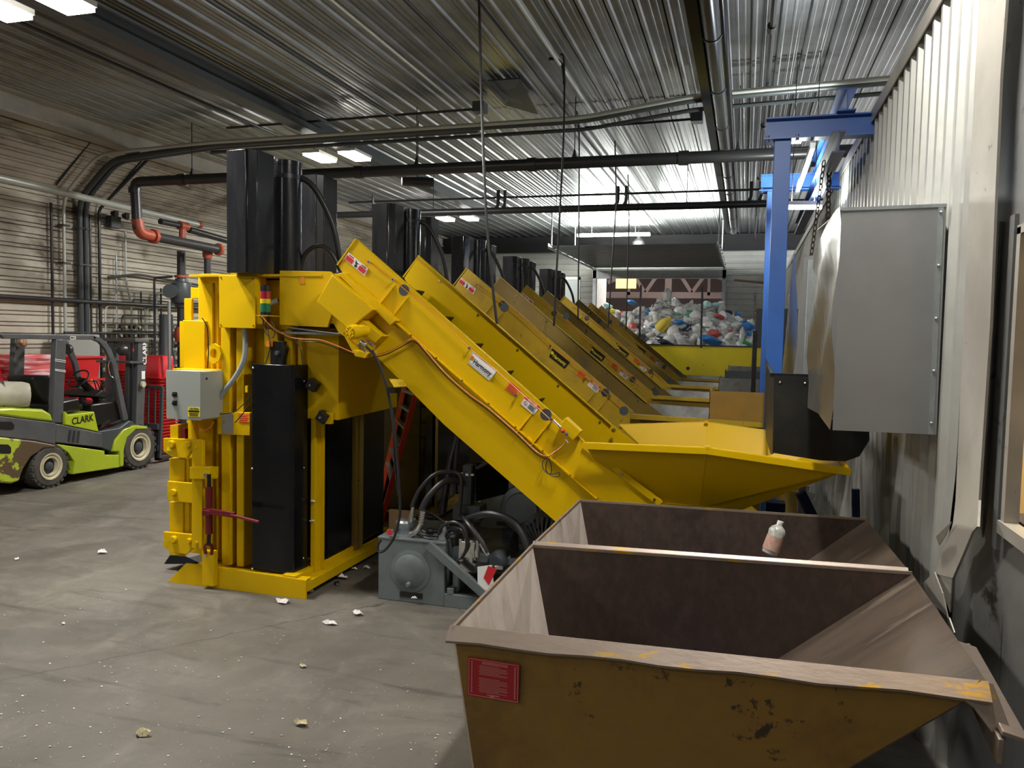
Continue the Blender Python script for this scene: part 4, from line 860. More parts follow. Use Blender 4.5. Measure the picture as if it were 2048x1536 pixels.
# ================================================================ hydraulic power units
PN = ['near grey hydraulic power unit with a round hatch and a tangle of hoses', 'second grey hydraulic power unit, half hidden under the nearest conveyor']
def power_unit(i):
    dy = DY[i]; t = thing('hydraulic_power_unit', (-2.6, 6.9+dy, 0), PN[i], 'hydraulic unit', 'hydraulic power units under the conveyors')
    x0, x1, y0 = -3.115, -2.475, 6.43+dy
    MB().box(x0, x1, y0, y0+.75, .0, .555).build('reservoir_tank', 'grey', t, .006)
    MB().box(x0-.005, x1+.005, y0-.006, y0+.76, .555, .575).build('tank_lid', 'grey', t, .003)
    c = Vector((-2.80, y0, .285)); r = .165
    MB().lathe(c, c-Vector((0, .02, 0)), [(0, r+.025), (.3, r+.025), (.5, r), (.6, r-.008)], 36, True).build('hatch', 'grey', t)
    MB().lathe(c-Vector((0, .012, 0)), c-Vector((0, .034, 0)), [(0, r-.012), (.6, r-.03), (1, .05)], 36).build('hatch_dome', 'grey', t)
    q = c+Vector((0, -.03, -.11)); MB().lathe(q, q-Vector((0, .04, 0)), [(0, .024), (.6, .022), (1, .016)], 10).build('drain_plug', 'grey', t)
    MB().box(-2.9, -2.68, y0-.004, y0+.01, .045, .095).build('fork_slot', 'ink', t)
    # skid
    mb = MB(); mb.box(x1, -1.1, y0, y0+.06, 0, .12); mb.box(x1, -1.1, y0+.7, y0+.76, 0, .12); mb.box(-1.16, -1.1, y0, y0+.76, 0, .12); mb.build('skid', 'grey', t, .003)
    MB().box(-2.12, -1.92, y0-.004, y0+.01, .03, .085).build('fork_slot', 'ink', t)
    mb = MB(); mb.bar(Vector((-2.62, y0-.02, .55)), Vector((-1.98, y0-.02, .08)), .05, .075); mb.build('diagonal_brace', 'grey', t, .003)
    mb = MB(); mb.bar((-2.40, y0+.1, .12), (-2.40, y0+.1, .52), .05, .05); mb.bar((-2.42, y0+.0, .14), (-2.42, y0+.6, .14), .06, .06); mb.build('frame_post', 'grey', t, .003)
    # electric motor lying behind the skid, fins round it
    mc = Vector((-1.93, y0+.50, .80)); ms = MB(); prof = [(0, .05), (.02, .15), (.06, .165), (.08, .215), (.14, .22), (.16, .20)]
    ms.lathe(mc, mc+Vector((0, .75, 0)), prof+[(.9, .20), (.92, .22), (1, .2)], 36); mo = ms.build('electric_motor', 'grey', t)
    mb = MB()
    for k in range(30): a = 2*pi*k/30; d = Vector((cos(a), 0, sin(a))); mb.bar(mc+d*.21+Vector((0, .12, 0)), mc+d*.21+Vector((0, .66, 0)), .008, .035, up=d)
    mb.build('cooling_fin', 'greydark', mo)
    MB().box(mc.x-.2, mc.x+.2, mc.y+.1, mc.y+.6, .45, .60).build('motor_base', 'greydark', t)
    MB().box(-2.25, -1.55, y0+.12, y0+.7, .40, .46).build('motor_shelf', 'grey', t)
    # louvre cage of the coupling and oil cooler
    mb = MB()
    for k in range(16): a = radians(10+k*9); mb.bar(Vector((-1.62, y0+.1, .55)), Vector((-1.62+.3*cos(a), y0+.1, .55+.3*sin(a))), .01, .014)
    mb.lathe((-1.62, y0+.12, .55), (-1.62, y0+.4, .55), [(0, .3), (1, .3)], 30, False); mb.build('fan_cage', 'greydark', t)
    # valve block, pump, gauges
    mb = MB(); mb.box(-2.38, -2.22, y0+.1, y0+.3, .30, .56); mb.box(-2.34, -2.2, y0-.0, y0+.14, .46, .6); mb.build('valve_block', 'chrome', t, .006)
    mb = MB()
    for k in range(4): mb.lathe((-2.33+k*.05, y0+.02, .42+.05*(k % 2)), (-2.33+k*.05, y0+.02, .62), [(0, .02), (.3, .026), (.6, .02), (1, .022)], 10)
    mb.build('valve_stem', 'chrome', t)
    mb = MB(); mb.lathe((-2.02, y0+.05, .42), (-2.02, y0+.3, .42), [(0, .06), (.2, .09), (.5, .09), (1, .08)], 18); mb.build('pump', 'greydark', t)
    mb = MB(); mb.lathe((-2.93, y0+.2, .575), (-2.93, y0+.2, .70), [(0, .07), (.3, .07), (.5, .09), (.8, .10), (.85, .10), (1, .085)], 24); mb.build('filter_head', 'galv', t)
    mb = MB(); p = Vector((-3.0, y0+.02, .62)); mb.lathe(p, p-Vector((0, .03, 0)), [(0, .034), (1, .034)], 18); mb.build('pressure_gauge', 'chrome', t)
    mb = MB(); mb.cyl(p-Vector((0, .031, 0)), p-Vector((0, .033, 0)), .028); mb.build('gauge_face', 'labelred', t)
    mb = MB()
    mb.tube([(-2.83, y0+.06, .60), (-2.78, y0+.06, .63), (-2.74, y0+.08, .7), (-2.72, y0+.1, .82)], .026, 10, 4)
    for k in range(6): zz = .70+k*.022; mb.lathe((-2.735+k*.002, y0+.09, zz), (-2.735+k*.002, y0+.09, zz+.012), [(0, .034), (1, .034)], 12)
    mb.lathe((-2.86, y0+.12, .70), (-2.84, y0+.14, .84), [(0, .018), (.4, .022), (1, .018)], 10)
    mb.build('hose_fitting', 'chrome', t)
    mb = MB()
    for k, (xx, yy_) in enumerate([(-2.70, .12), (-2.55, .1), (-2.6, .3), (-2.9, .35)]): mb.lathe((xx, y0+yy_, .63+.02*k), (xx+.16, y0+yy_+.02, .64+.02*k), [(0, .02), (.1, .03), (.4, .03), (.42, .022), (.7, .022), (.72, .028), (1, .028)], 12)
    mb.build('solenoid_valve', 'blackmat', t)
    mb = MB(); mb.lathe((-2.52, y0+.08, .58), (-2.52, y0+.08, .70), [(0, .05), (.5, .04), (1, .02)], 8); mb.build('junction_fitting', 'galv', t)
    # electrical box and black screen panel
    MB().box(-2.5, -2.24, y0+.25, y0+.45, .72, .86).build('terminal_box', 'greydark', t, .004)
    MB().add([(-2.33, y0+.3, .9), (-2.12, y0+.62, .93), (-2.12, y0+.62, 1.26), (-2.33, y0+.3, 1.25), (-2.29, y0+.28, .9), (-2.08, y0+.60, .93), (-2.08, y0+.60, 1.26), (-2.29, y0+.28, 1.25)],
             [(0, 1, 2, 3), (4, 5, 6, 7), (0, 1, 5, 4), (3, 2, 6, 7), (0, 3, 7, 4), (1, 2, 6, 5)]).build('screen_panel', 'black', t)
    MB().box(-2.42, -2.34, y0+.28, y0+.4, .86, 1.22).build('panel_post', 'greydark', t)
    # hoses
    H = [([(-2.74, .09, .82), (-2.68, .12, .95), (-2.55, .2, 1.08), (-2.4, .3, 1.05), (-2.33, .35, .9)], .030), ([(-2.85, .13, .84), (-2.78, .15, 1.0), (-2.65, .2, 1.14), (-2.48, .25, 1.16)], .02),
         ([(-2.48, .25, 1.16), (-2.4, .2, 1.1), (-2.41, .18, .8)], .018), ([(-2.56, .05, .63), (-2.5, .02, .72), (-2.38, -.02, .77), (-2.28, -.04, .72), (-2.26, -.03, .58), (-2.3, 0, .48), (-2.36, .02, .42)], .015),
         ([(-2.5, .06, .60), (-2.44, .03, .69), (-2.34, .02, .70), (-2.30, .03, .62)], .011), ([(-2.48, .06, .60), (-2.42, .01, .66), (-2.36, .02, .66)], .011),
         ([(-2.35, .2, .75), (-2.1, .1, .84), (-1.85, .02, .80), (-1.72, -.02, .62), (-1.70, 0, .42)], .034), ([(-2.45, .3, .78), (-2.3, .1, .74), (-2.15, .02, .62), (-2.08, 0, .52)], .024),
         ([(-2.22, .05, .42), (-2.12, .0, .38), (-2.02, -.01, .41), (-1.95, .0, .41)], .013), ([(-2.75, .15, .62), (-2.62, .1, .60), (-2.5, .12, .61)], .01), ([(-2.8, .1, .60), (-2.66, .05, .585), (-2.55, .02, .60)], .008),
         ([(-2.3, .3, 1.2), (-2.15, .35, 1.32), (-2.2, .5, 1.6), (-2.3, .6, 2.0)], .022), ([(-2.5, .3, .95), (-2.5, .32, 1.3), (-2.46, .4, 1.9), (-2.5, .5, 2.2)], .02), ([(-2.7, .5, .7), (-2.66, .6, 1.2), (-2.6, .7, 1.6), (-2.62, .7, 2.0)], .035),
         ([(-2.95, .3, .68), (-2.8, .35, .75), (-2.6, .3, .68), (-2.5, .2, .66)], .012)]
    for pts, r in H:
        MB().tube([(x, y0+y, z) for x, y, z in pts], r, 10, 6).build('hydraulic_hose', 'hose', t)
    mb = MB(); mb.lathe((-2.14, y0+.02, .60), (-2.07, y0, .50), [(0, .028), (.5, .03), (1, .024)], 12); mb.lathe((-2.0, y0-.02, .41), (-1.93, y0-.02, .41), [(0, .016), (.5, .02), (1, .016)], 10)
    for k in range(3): mb.lathe((-2.44+k*.05, y0+.28, 1.14), (-2.41+k*.05, y0+.28, 1.14), [(0, .016), (1, .016)], 10)
    mb.build('hose_fitting', 'chrome', t)
    if i == 0:
        o = MB().sheet([(-2.16, y0-.03, .40), (-2.15, y0-.03, .16), (-2.0, y0-.03, .22), (-2.03, y0-.03, .43)], .002).build('hang_tag', 'label', t)
        MB().sheet([(-2.06, y0-.035, .42), (-2.10, y0-.035, .31), (-2.05, y0-.035, .25), (-1.98, y0-.035, .40)], .002).build('red_tag_flap', 'labelred', o)
    return t
PU = [power_unit(i) for i in range(2)]
# ladder behind, brown carton, floor bits by the baler
t = thing('step_ladder', (-4.0, 9.0, 0), 'red-orange stepladder leaning in the dark behind the nearest baler', 'ladder')
pa, pb = PY(783, 968, 8.7), PY(838, 765, 8.9); pc, pd = PY(775, 930, 9.1), PY(812, 760, 9.1)
for a, b in ((pa, pb), (pc, pd)):
    d = (a-b); a2 = a+d*(a.z/max(.2, -d.z)) if False else a+(a-b)*((a.z)/(b.z-a.z)); MB().bar(Vector((a2.x, a2.y, 0.0)), b, .03, .06).build('rail', 'redorange', t)
for k in range(6): f = .12+k*.17; a = pb.lerp(pa, f); b = pd.lerp(pc, f); MB().bar(a, b, .06, .03).build('rung', 'galv', t)
t = thing('carton', (-3.0, 7.3, .55), 'brown cardboard piece standing behind the near power unit tank', 'carton')
p, q = PY(778, 1019, 7.22), PY(822, 1060, 7.22); MB().box(p.x, q.x, 7.22, 7.26, 0, p.z).build('board', 'card', t)
# hanging power lead looping down to the tank
t = thing('power_lead', (-3.2, 6.2, .5), 'black cable dropping from the conveyor motor and looping at the grey tank', 'cable')
MB().tube([PY(a, b, 6.18) for a, b in [(728, 690), (752, 715), (768, 755), (779, 800), (788, 850), (796, 940), (800, 1010), (798, 1040), (788, 1075), (770, 1100), (757, 1103), (756, 1090), (762, 1080)]], .012, 8, 6).build('cable', 'hose', t)
MB().tube([PY(a, b, 6.2) for a, b in [(745, 700), (762, 740), (775, 785), (786, 850), (790, 930), (797, 990)]], .010, 8, 6).build('cable', 'hose', t)
# ================================================================ fork truck
t = thing('fork_truck', (-10.4, 10.2, 0), 'lime green and charcoal fork truck with a scraped rear and a cream gas tank', 'fork truck')
XF = -9.87
def FK(pts, x=XF): return yz([(a/4.389, 650+b/4.389) for a, b in pts], x)
def slab(name, pts, m, x0=XF, x1=-10.93, bev=.012, plane=None):
    return MB().prism(FK(pts, plane if plane is not None else XF), x0, x1, 'x').build(name, m, t, bev)
slab('counterweight', [(-300, 985), (0, 982), (300, 1015), (490, 1050), (495, 1078), (380, 1085), (270, 1160), (205, 1260), (165, 1370), (100, 1392), (-260, 1365), (-330, 1200)], 'limeworn', XF+.01, -10.95, .03)
slab('rear_side_panel', [(-320, 800), (0, 800), (490, 860), (488, 1048), (300, 1012), (0, 980), (-320, 970)], 'truckgrey', XF, -10.94, .01)
o = slab('engine_hood', [(-320, 745), (120, 725), (400, 740), (465, 780), (490, 855), (0, 797), (-320, 795)], 'lime', XF-.03, -10.9, .04)
for k, (a, b, c_, d_) in enumerate([(-60, 845, 120, 915), (-60, 1045, 90, 1130)]):
    slab('vent_opening', [(a, b), (c_-25, b+4), (c_, b+30), (c_, d_-10), (c_-15, d_), (a, d_-6)], 'ink', XF+.013+(.003 if k else 0), XF+.006, 0)
slab('side_panel', [(490, 865), (895, 950), (905, 1076), (488, 1030)], 'truckgrey')
for r_ in range(3):
    mb = MB()
    for k in range(8):
        a, b = 605+r_*38-k*2, 925+k*13+r_*4; p = FK([(a, b), (a+22, b+5)]); mb.bar((XF+.003, p[0][0], p[0][1]), (XF+.003, p[1][0], p[1][1]), .004, .009)
    mb.build('louvre', 'ink', t)
o = slab('step_side_panel', [(570, 758), (605, 790), (828, 760), (868, 938), (575, 876)], 'lime')
p = FK([(725, 832)])[0]; text('CLARK', 'maker_name', 'ink', (XF+.004, p[0], p[1]), (0, 1, .06), (0, 0, 1), .15, o, sx=.9)
slab('frame', [(500, 1046), (920, 1105), (920, 1140), (1050, 1140), (1050, 1250), (640, 1312), (655, 1200), (600, 1120), (540, 1080)], 'lime')
slab('front_fender', [(985, 1110), (1010, 1010), (1090, 915), (1190, 880), (1290, 892), (1290, 912), (1190, 915), (1115, 985), (1085, 1090), (1083, 1238), (1050, 1245), (1045, 1110)], 'lime', XF+.01, XF-.25)
slab('front_fender', [(985, 1110), (1010, 1010), (1090, 915), (1190, 880), (1290, 892), (1290, 912), (1190, 915), (1115, 985), (1085, 1090), (1083, 1238), (1050, 1245), (1045, 1110)], 'lime', -10.7, -10.94)
slab('floor_board', [(868, 940), (1060, 905), (1150, 838), (1190, 860), (1080, 930), (1010, 1010), (985, 1108), (908, 1080), (895, 952)], 'greydark', XF-.02, -10.9)
slab('cowl', [(860, 700), (1080, 668), (1120, 830), (1000, 880), (880, 900)], 'blackmat', XF-.12, -10.8, .03)
slab('seat_base', [(480, 700), (740, 640), (760, 760), (600, 780), (575, 860), (485, 850)], 'blackmat', XF-.1, -10.8, .03)
slab('chassis', [(380, 1090), (540, 1085), (650, 1200), (640, 1290), (1050, 1245), (1050, 1000), (1300, 950), (1300, 1060), (1200, 1100), (380, 1200)], 'greydark', XF-.27, -10.65, 0)
# overhead guard
rail = [(35, 82), (500, 84), (845, 92), (900, 108), (960, 150), (1005, 215), (1050, 330), (1155, 828), (1112, 846), (1015, 350), (955, 215), (905, 155), (850, 130), (500, 128), (70, 122)]
slab('guard_rail', rail, 'truckgrey', XF-.06, XF-.12, .008); slab('guard_rail', rail, 'truckgrey', -10.72, -10.78, .008)
slab('guard_pillar', [(515, 125), (602, 128), (572, 862), (478, 858)], 'truckgrey', XF-.04, XF-.14, .01); slab('guard_pillar', [(515, 125), (602, 128), (572, 862), (478, 858)], 'truckgrey', -10.70, -10.8, .01)
mb = MB()
for k in range(9):
    p = FK([(60+k*92, 100)])[0]; mb.box(XF-.1, -10.74, p[0]-.02, p[0]+.02, p[1]-.03, p[1])
mb.build('roof_bar', 'truckgrey', t)
slab('roof_front', [(840, 92), (860, 92), (880, 130), (850, 130)], 'truckgrey', XF-.06, -10.78)
p = FK([(657, 114)])[0]; text('C25', 'model_mark', 'label', (XF-.034, p[0], p[1]), (0, 1, .02), (0, 0, 1), .07, t)
# wheels
def wheel(cx, cy, r, xo, wd, name):
    p = FK([(cx, cy)], XF+.0)[0]; c = Vector((xo, p[0], r)); mb = MB(); n = 44
    prof = [(0, r*.6), (0, r*.86), (.08, r*.95), (.2, r), (.8, r), (.92, r*.95), (1, r*.86), (1, r*.6)]
    mb.lathe(c, c-Vector((wd, 0, 0)), prof, n, False)
    for k in range(n//2):
        a = 2*pi*k/(n//2); d = Vector((0, cos(a), sin(a))); tn = Vector((0, -sin(a), cos(a)))
        mb.obox(c+d*(r-.012)-Vector((wd*.22, 0, 0)), Vector((wd*.20, 0, 0)), tn*.026, d*.014)
        mb.obox(c+d*(r-.012)-Vector((wd*.75, 0, 0))+tn*.03, Vector((wd*.20, 0, 0)), tn*.026, d*.014)
    o = mb.build('tyre', 'tyre', t, ang=28)
    mb = MB(); x = lambda q: c-Vector((q, 0, 0))
    mb.lathe(x(-.006), x(wd), [(0, r*.62), (.0, r*.56), (.03, r*.53), (.10, r*.51), (.10, r*.46), (.04, r*.45), (.04, r*.40), (.3, r*.37)], 32, False)
    mb.build('wheel_rim', 'rim', o); mb = MB(); mb.lathe(x(wd*.35), x(wd*.05), [(0, r*.38), (.1, r*.38), (.12, r*.22), (.8, r*.2), (1, r*.12)], 24)
    mb.build('hub', 'greydark', o)
for cx, cy, r in ((1233, 1115, .385), (450, 1300, .325)):
    wheel(cx, cy, r, XF+.0, .24, 'w'); wheel(cx, cy, r, -10.66, .24, 'w')
# mast, carriage, backrest, forks
XM = -10.1
for x0, x1 in ((-10.02, -10.12), (-10.60, -10.70)):
    q = FK([(1218, 150), (1290, 150), (1262, 895), (1190, 890)], -10.02); MB().prism(q, x0, x1, 'x').build('mast_upright', 'truckgrey', t, .008)
for x0, x1 in ((-10.14, -10.22), (-10.50, -10.58)):
    q = FK([(1190, 160), (1216, 160), (1190, 1130), (1160, 1130)], -10.02); MB().prism(q, x0, x1, 'x').build('mast_channel', 'greydark', t, .004)
q = FK([(1180, 118), (1300, 128), (1300, 158), (1180, 150)], -10.02); MB().prism(q, -10.0, -10.72, 'x').build('mast_crosshead', 'truckgrey', t, .01)
q = FK([(1135, 318), (1255, 318), (1255, 338), (1135, 338)], -10.02); MB().prism(q, -10.0, -10.72, 'x').build('mast_crossbar', 'truckgrey', t, .004)
q = FK([(1160, 600)], -10.3)[0]; MB().cyl((-10.36, q[0]+.05, .4), (-10.36, q[0]+.05, 2.0), .05).build('lift_cylinder', 'steel', t)
p = FK([(1272, 240)], -10.01)[0]; text('CLARK', 'maker_name', 'label', (-10.012, p[0], p[1]), (0, 0, 1), (0, -1, 0), .13, t, sx=1.05)
p = FK([(1258, 440)], -10.01)[0]; MB().box(-10.015, -10.008, p[0]-.04, p[0]+.04, p[1]-.07, p[1]+.07).build('capacity_label', 'label', t)
p = FK([(1248, 520)], -10.0)[0]; MB().lathe((-10.0, p[0], p[1]), (-9.96, p[0], p[1]), [(0, .05), (1, .05)], 18).build('gauge', 'rim', t)
mb = MB(); q = FK([(1290, 525), (1425, 545), (1400, 1130)], -10.0); YB_ = q[1][0]
mb.bar((-10.0, YB_, q[1][1]), (-10.0, q[2][0], .10), .05, .05); mb.bar((-10.75, YB_, q[1][1]), (-10.75, q[2][0], .10), .05, .05); mb.bar((-10.0, YB_, q[1][1]), (-10.75, YB_, q[1][1]), .05, .05)
for k in range(1, 5): mb.bar((-10-.15*k, YB_, q[1][1]), (-10-.15*k, YB_-.02, .7), .02, .025)
mb.bar((-10.0, YB_-.1, .66), (-10.75, YB_-.1, .66), .06, .10); mb.bar((-10.0, YB_-.1, .28), (-10.75, YB_-.1, .28), .06, .10); mb.build('load_backrest', 'greydark', t)
for x in (-10.08, -10.62):
    MB().box(x-.06, x+.06, YB_-.05, YB_, .05, .7).box(x-.06, x+.06, YB_-.05, YB_+1.05, .04, .085).build('fork', 'steel', t, .005)
# gas tank, seat, controls, beacon, lamps
c1 = PX(268/4.389, 650+612/4.389, -9.95); c0 = c1+Vector((-.40, -.62, .02))
MB().lathe(c0, c1, [(0, .14), (.05, .175), (.15, .19), (.42, .195), (.46, .2), (.5, .195), (.85, .19), (.93, .175), (.97, .165), (.975, .15), (.95, .145), (.95, .12), (1, .06)], 30).build('gas_tank', 'tank', t)
mb = MB(); cm = c0.lerp(c1, .46); mb.lathe(cm-Vector((0, .03, 0)), cm+Vector((0, .03, 0)), [(0, .203), (1, .203)], 30, False); mb.box(cm.x-.2, cm.x+.2, c0.y, c1.y, cm.z-.24, cm.z-.19); mb.build('tank_bracket', 'greydark', t)
q = FK([(200, 440), (340, 440), (440, 500), (475, 600), (440, 690), (330, 700), (250, 600), (185, 470)], -10.3); MB().prism(q, -10.1, -10.6, 'x').build('seat_back', 'rubber', t, .04)
q = FK([(350, 660), (640, 690), (650, 745), (360, 740)], -10.3); MB().prism(q, -10.1, -10.6, 'x').build('seat', 'rubber', t, .03)
q = FK([(690, 470)], -10.3)[0]; mb = MB(); cc = Vector((-10.3, q[0], q[1])); nA = Vector((0, -.75, .65)).normalized(); pa = Vector((1, 0, 0)); pb = nA.cross(pa)
mb.tube([cc+(pa*cos(a*pi/12)+pb*sin(a*pi/12))*.17 for a in range(25)], .013, 8); mb.bar(cc-pa*.16, cc+pa*.16, .02, .02); mb.lathe(cc, cc-nA*.06, [(0, .04), (1, .03)]); mb.build('steering_wheel', 'rubber', t)
mb = MB(); mb.tube([cc-nA*.05, cc-nA*.35, cc-nA*.5+Vector((0, .05, -.1))], .06, 10); mb.build('steering_column', 'rubber', t)
q = FK([(700, 620), (770, 560), (855, 600), (800, 640)], -10.3); MB().prism(q, -10.0, -10.7, 'x').build('dashboard', 'rubber', t, .02)
for k in range(3):
    a = FK([(800+k*28, 485), (860+k*18, 510), (905+k*8, 630)], -10.2+k*.05); MB().tube([(-10.15-k*.05, u, v) for u, v in a], .009, 8, 4).build('lever', 'blackmat', t)
q = FK([(780, 483)], -10.2)[0]; MB().ball((-10.15, q[0], q[1]), .022, 6).build('lever_knob', 'amber', t)
q = FK([(215, 150)], -10.35)[0]; MB().lathe((-10.4, q[0], q[1]-.07), (-10.4, q[0], q[1]+.08), [(0, .06), (.6, .065), (1, .03)], 16).build('beacon', mat('tan_lens', (.42, .22, .12), .3, coat=.4), t)
q = FK([(1040, 222)], -9.98)[0]; MB().lathe((-9.98, q[0], q[1]), (-9.98, q[0]+.12, q[1]), [(0, .05), (.4, .085), (1, .09)], 18).build('head_lamp', 'steel', t)
q = FK([(622, 210)], -10.0)[0]; MB().lathe((-10.0, q[0], q[1]), (-9.99, q[0]-.1, q[1]), [(0, .05), (.4, .075), (1, .08)], 18).build('rear_lamp', 'steel', t)
q = FK([(990, 380)], XF)[0]; MB().tube([(XF-.03, q[0]+a, q[1]+b) for a, b in ((0, .15), (-.06, .05), (-.03, -.1), (.04, -.16))], .008, 6, 4).build('grab_handle', 'chrome', t)
q = FK([(900, 870), (965, 830), (970, 850), (880, 915)], XF-.1); MB().prism(q, XF-.1, XF-.2, 'x').build('pedal', 'rubber', t)
mb = MB()
for y_ in (300, 315, 388, 400):
    q = FK([(500, y_), (592, y_+14)], XF)[0:2]; mb.bar((XF-.035, q[0][0], q[0][1]), (XF-.035, q[1][0], q[1][1]), .008, .010)
mb.build('zip_tie', 'white', t)
# ================================================================ red tubs
def tub_mesh(w_, d_, h, taper, name='tub'):
    mb = MB(); 
    def rr(sx, sy, z, r=.06, n=5):
        out = []
        for cx, cy, a0 in ((1, 1, 0), (-1, 1, 90), (-1, -1, 180), (1, -1, 270)):
            for k in range(n+1):
                a = radians(a0+90*k/n); out.append(Vector((cx*(sx-r)+r*cos(a), cy*(sy-r)+r*sin(a), z)))
        return out
    a, b = w_/2, d_/2
    mb.ring([rr(a+.055, b+.055, 0), rr(a+.055, b+.055, .02), rr(a, b, .022), rr(a*taper, b*taper, h-.03), rr(a*taper-.02, b*taper-.02, h)])
    return mb
_o = 'topmost,second,third,fourth,fifth,sixth,seventh,eighth,ninth,tenth,eleventh,twelfth,thirteenth,fourteenth,fifteenth,sixteenth,seventeenth,eighteenth,nineteenth,twentieth,twenty-first,twenty-second,twenty-third,twenty-fourth,twenty-fifth,twenty-sixth'.split(',')
ORD = [_o[0]]+[w_+' from top' for w_ in _o[1:]]
def tub_stack(cx, cy, n, pitch, w_, d_, h, taper, label, group, flip=False, rot=0):
    proto = None
    for k in range(n):
        if proto is None:
            o = tub_mesh(w_, d_, h, taper).build('red_tub', 'red'); proto = o
        else:
            o = proto.copy(); COL.objects.link(o)
        o.location = (cx, cy, k*pitch); o.rotation_euler = (0, 0, rot+.02*sin(k*2.1))
        tag(o, (ORD[n-1-k]+' '+label) if k > n-4 or k else 'bottom '+label, 'tub', group)
    return proto
tub_stack(-11.12, 13.05, 24, .0625, .45, .45, .44, .88, 'red tub of the nested stack right of the fork truck mast', 'tubs nested behind the forks')
tub_stack(-11.75, 13.0, 26, .0625, .45, .45, .44, .88, 'red tub of the nested stack seen through the mast', 'tubs nested behind the mast')
pw = PX(72, 700, -11.45)
tub_stack(-11.78, pw.y, 20, .075, .66, .95, .5, .86, 'red tub of the plastic-wrapped stack behind the fork truck seat', 'tubs in the wrapped stack')
pw2 = PX(8, 700, -11.45)
tub_stack(-11.9, pw2.y-.28, 20, .078, .66, .8, .5, .86, 'red tub of the outer stack behind the gas tank', 'tubs in the outer stack')
def wrap():
    m = bpy.data.materials.new('stretch_wrap'); m.use_nodes = True; nt = m.node_tree; b = nt.nodes['Principled BSDF']; L = nt.links.new
    b.inputs['Base Color'].default_value = (.8, .62, .64, 1); b.inputs['Roughness'].default_value = .15; b.inputs['Specular IOR Level'].default_value = .8
    g = nd(nt, 'ShaderNodeNewGeometry'); mp = nd(nt, 'ShaderNodeMapping'); mp.inputs['Scale'].default_value = (1.2, 1.2, 16); L(g.outputs['Position'], mp.inputs[0])
    n = nd(nt, 'ShaderNodeTexNoise'); n.inputs['Scale'].default_value = 1.6; n.inputs['Detail'].default_value = 5; L(mp.outputs[0], n.inputs['Vector'])
    r = nd(nt, 'ShaderNodeMapRange'); L(n.outputs[0], r.inputs[0]); r.inputs[1].default_value = .47; r.inputs[2].default_value = .62; r.inputs[3].default_value = .06; r.inputs[4].default_value = .8
    L(r.outputs[0], b.inputs['Alpha']); bp = nd(nt, 'ShaderNodeBump'); bp.inputs['Strength'].default_value = .8; L(n.outputs[0], bp.inputs['Height']); L(bp.outputs[0], b.inputs['Normal'])
    return m
mb = MB(); mb2 = tub_mesh(.74, 1.03, 1.9, .97); mb.v = [v+Vector((-11.78, pw.y, .03)) for v in mb2.v]; mb.f = [f for f in mb2.f if len(f) == 4]
tag(mb.build('stretch_wrap', wrap()), 'shiny clear stretch wrap around the stack of red tubs behind the fork truck seat', 'plastic wrap')
pc = PX(178, 720, -11.4)
for k, (z_, h_) in enumerate([(.02, .72), (.72, .75), (1.38, .50)]):
    m2 = tub_mesh(.7, .62, h_, 1.0); v0 = [Vector((v.x*(.86+.14*v.z/h_), v.y*(.86+.14*v.z/h_), v.z)) for v in m2.v]; m2.v = v0
    m2.ring([[Vector((a*(.38), b*.34, h_-.03+c)) for a, b in ((1, 1), (-1, 1), (-1, -1), (1, -1))] for c in (0, .035)])
    o = m2.build('red_bin', 'red'); o.location = (-11.75, pc.y, z_)
    tag(o, ['lowest big red bin under the two others behind the steering wheel', 'middle big red bin of the three behind the steering wheel', 'top big red bin with a folded rim behind the steering wheel'][k], 'bin')
t = thing('grey_cabinet', (-12.1, 11.6, 0), 'pale grey metal cabinet against the left wall behind the big red bin', 'cabinet')
pp = PX(165, 690, -12.0); MB().box(-12.28, -12.0, pp.y-.35, pp.y+.42, 0, pp.z+.2).build('cabinet_body', 'panelgrey', t, .01); MB().box(-12.0, -11.985, pp.y-.33, pp.y+.40, .1, pp.z+.15).build('door', 'panelgrey', t)
# ================================================================ pipes and conduits
def pipe(name, pts, r, m, label, cat='pipe', group=None, n=12, br=.15, k=5):
    o = MB().tube(bend(pts, br, k) if len(pts) > 2 else pts, r, n).build(name, m); return tag(o, label, cat, group)
# sprinkler main 1 with its drop and header by the left wall
t = thing('sprinkler_main', (-4, 11.75, 5), 'thick black sprinkler main crossing the ceiling and dropping to red elbows at the left', 'pipe')
MB().tube(bend([(8, 11.75, 5.0), (-10.5, 11.75, 5.0), (-10.45, 11.75, 4.12), (-10.4, 12.0, 4.08), (-10.4, 13.95, 4.05)], .12), .088, 16).build('main_pipe', 'steel', t)
for x in (-9.5, -6.1, -3.2, -.95, 3): MB().lathe((x-.07, 11.75, 5), (x+.07, 11.75, 5), [(0, .105), (1, .105)], 16).build('coupling', 'steel', t)
MB().tube(bend([(-10.46, 11.75, 4.34), (-10.44, 11.78, 4.10), (-10.4, 12.1, 4.08)], .15), .10, 16).lathe((-10.4, 12.05, 4.08), (-10.4, 12.12, 4.08), [(0, .13), (1, .13)], 16).build('elbow', 'redpipe', t)
MB().lathe((-10.4, 13.9, 4.05), (-10.4, 14.02, 4.05), [(0, .12), (.4, .13), (.41, .1), (1, .09)], 16).build('end_cap', 'redpipe', t)
MB().lathe((-10.5, 11.75, 4.9), (-10.5, 11.75, 4.8), [(0, .11), (1, .11)], 16).build('coupling', 'steel', t)
for x in (-9.3, -5.1, -2.55, -.2): MB().cyl((x, 11.75, 5.06), (x, 11.75, 5.97), .008, n=6).lathe((x, 11.75, 5.08), (x, 11.75, 5.2), [(0, .04), (1, .01)], 8).build('hanger_rod', 'steel', t)
t = thing('sprinkler_riser', (-10.95, 13.5, 0), 'dark fire riser pipe with a grey valve body and red flanges at the left wall', 'pipe')
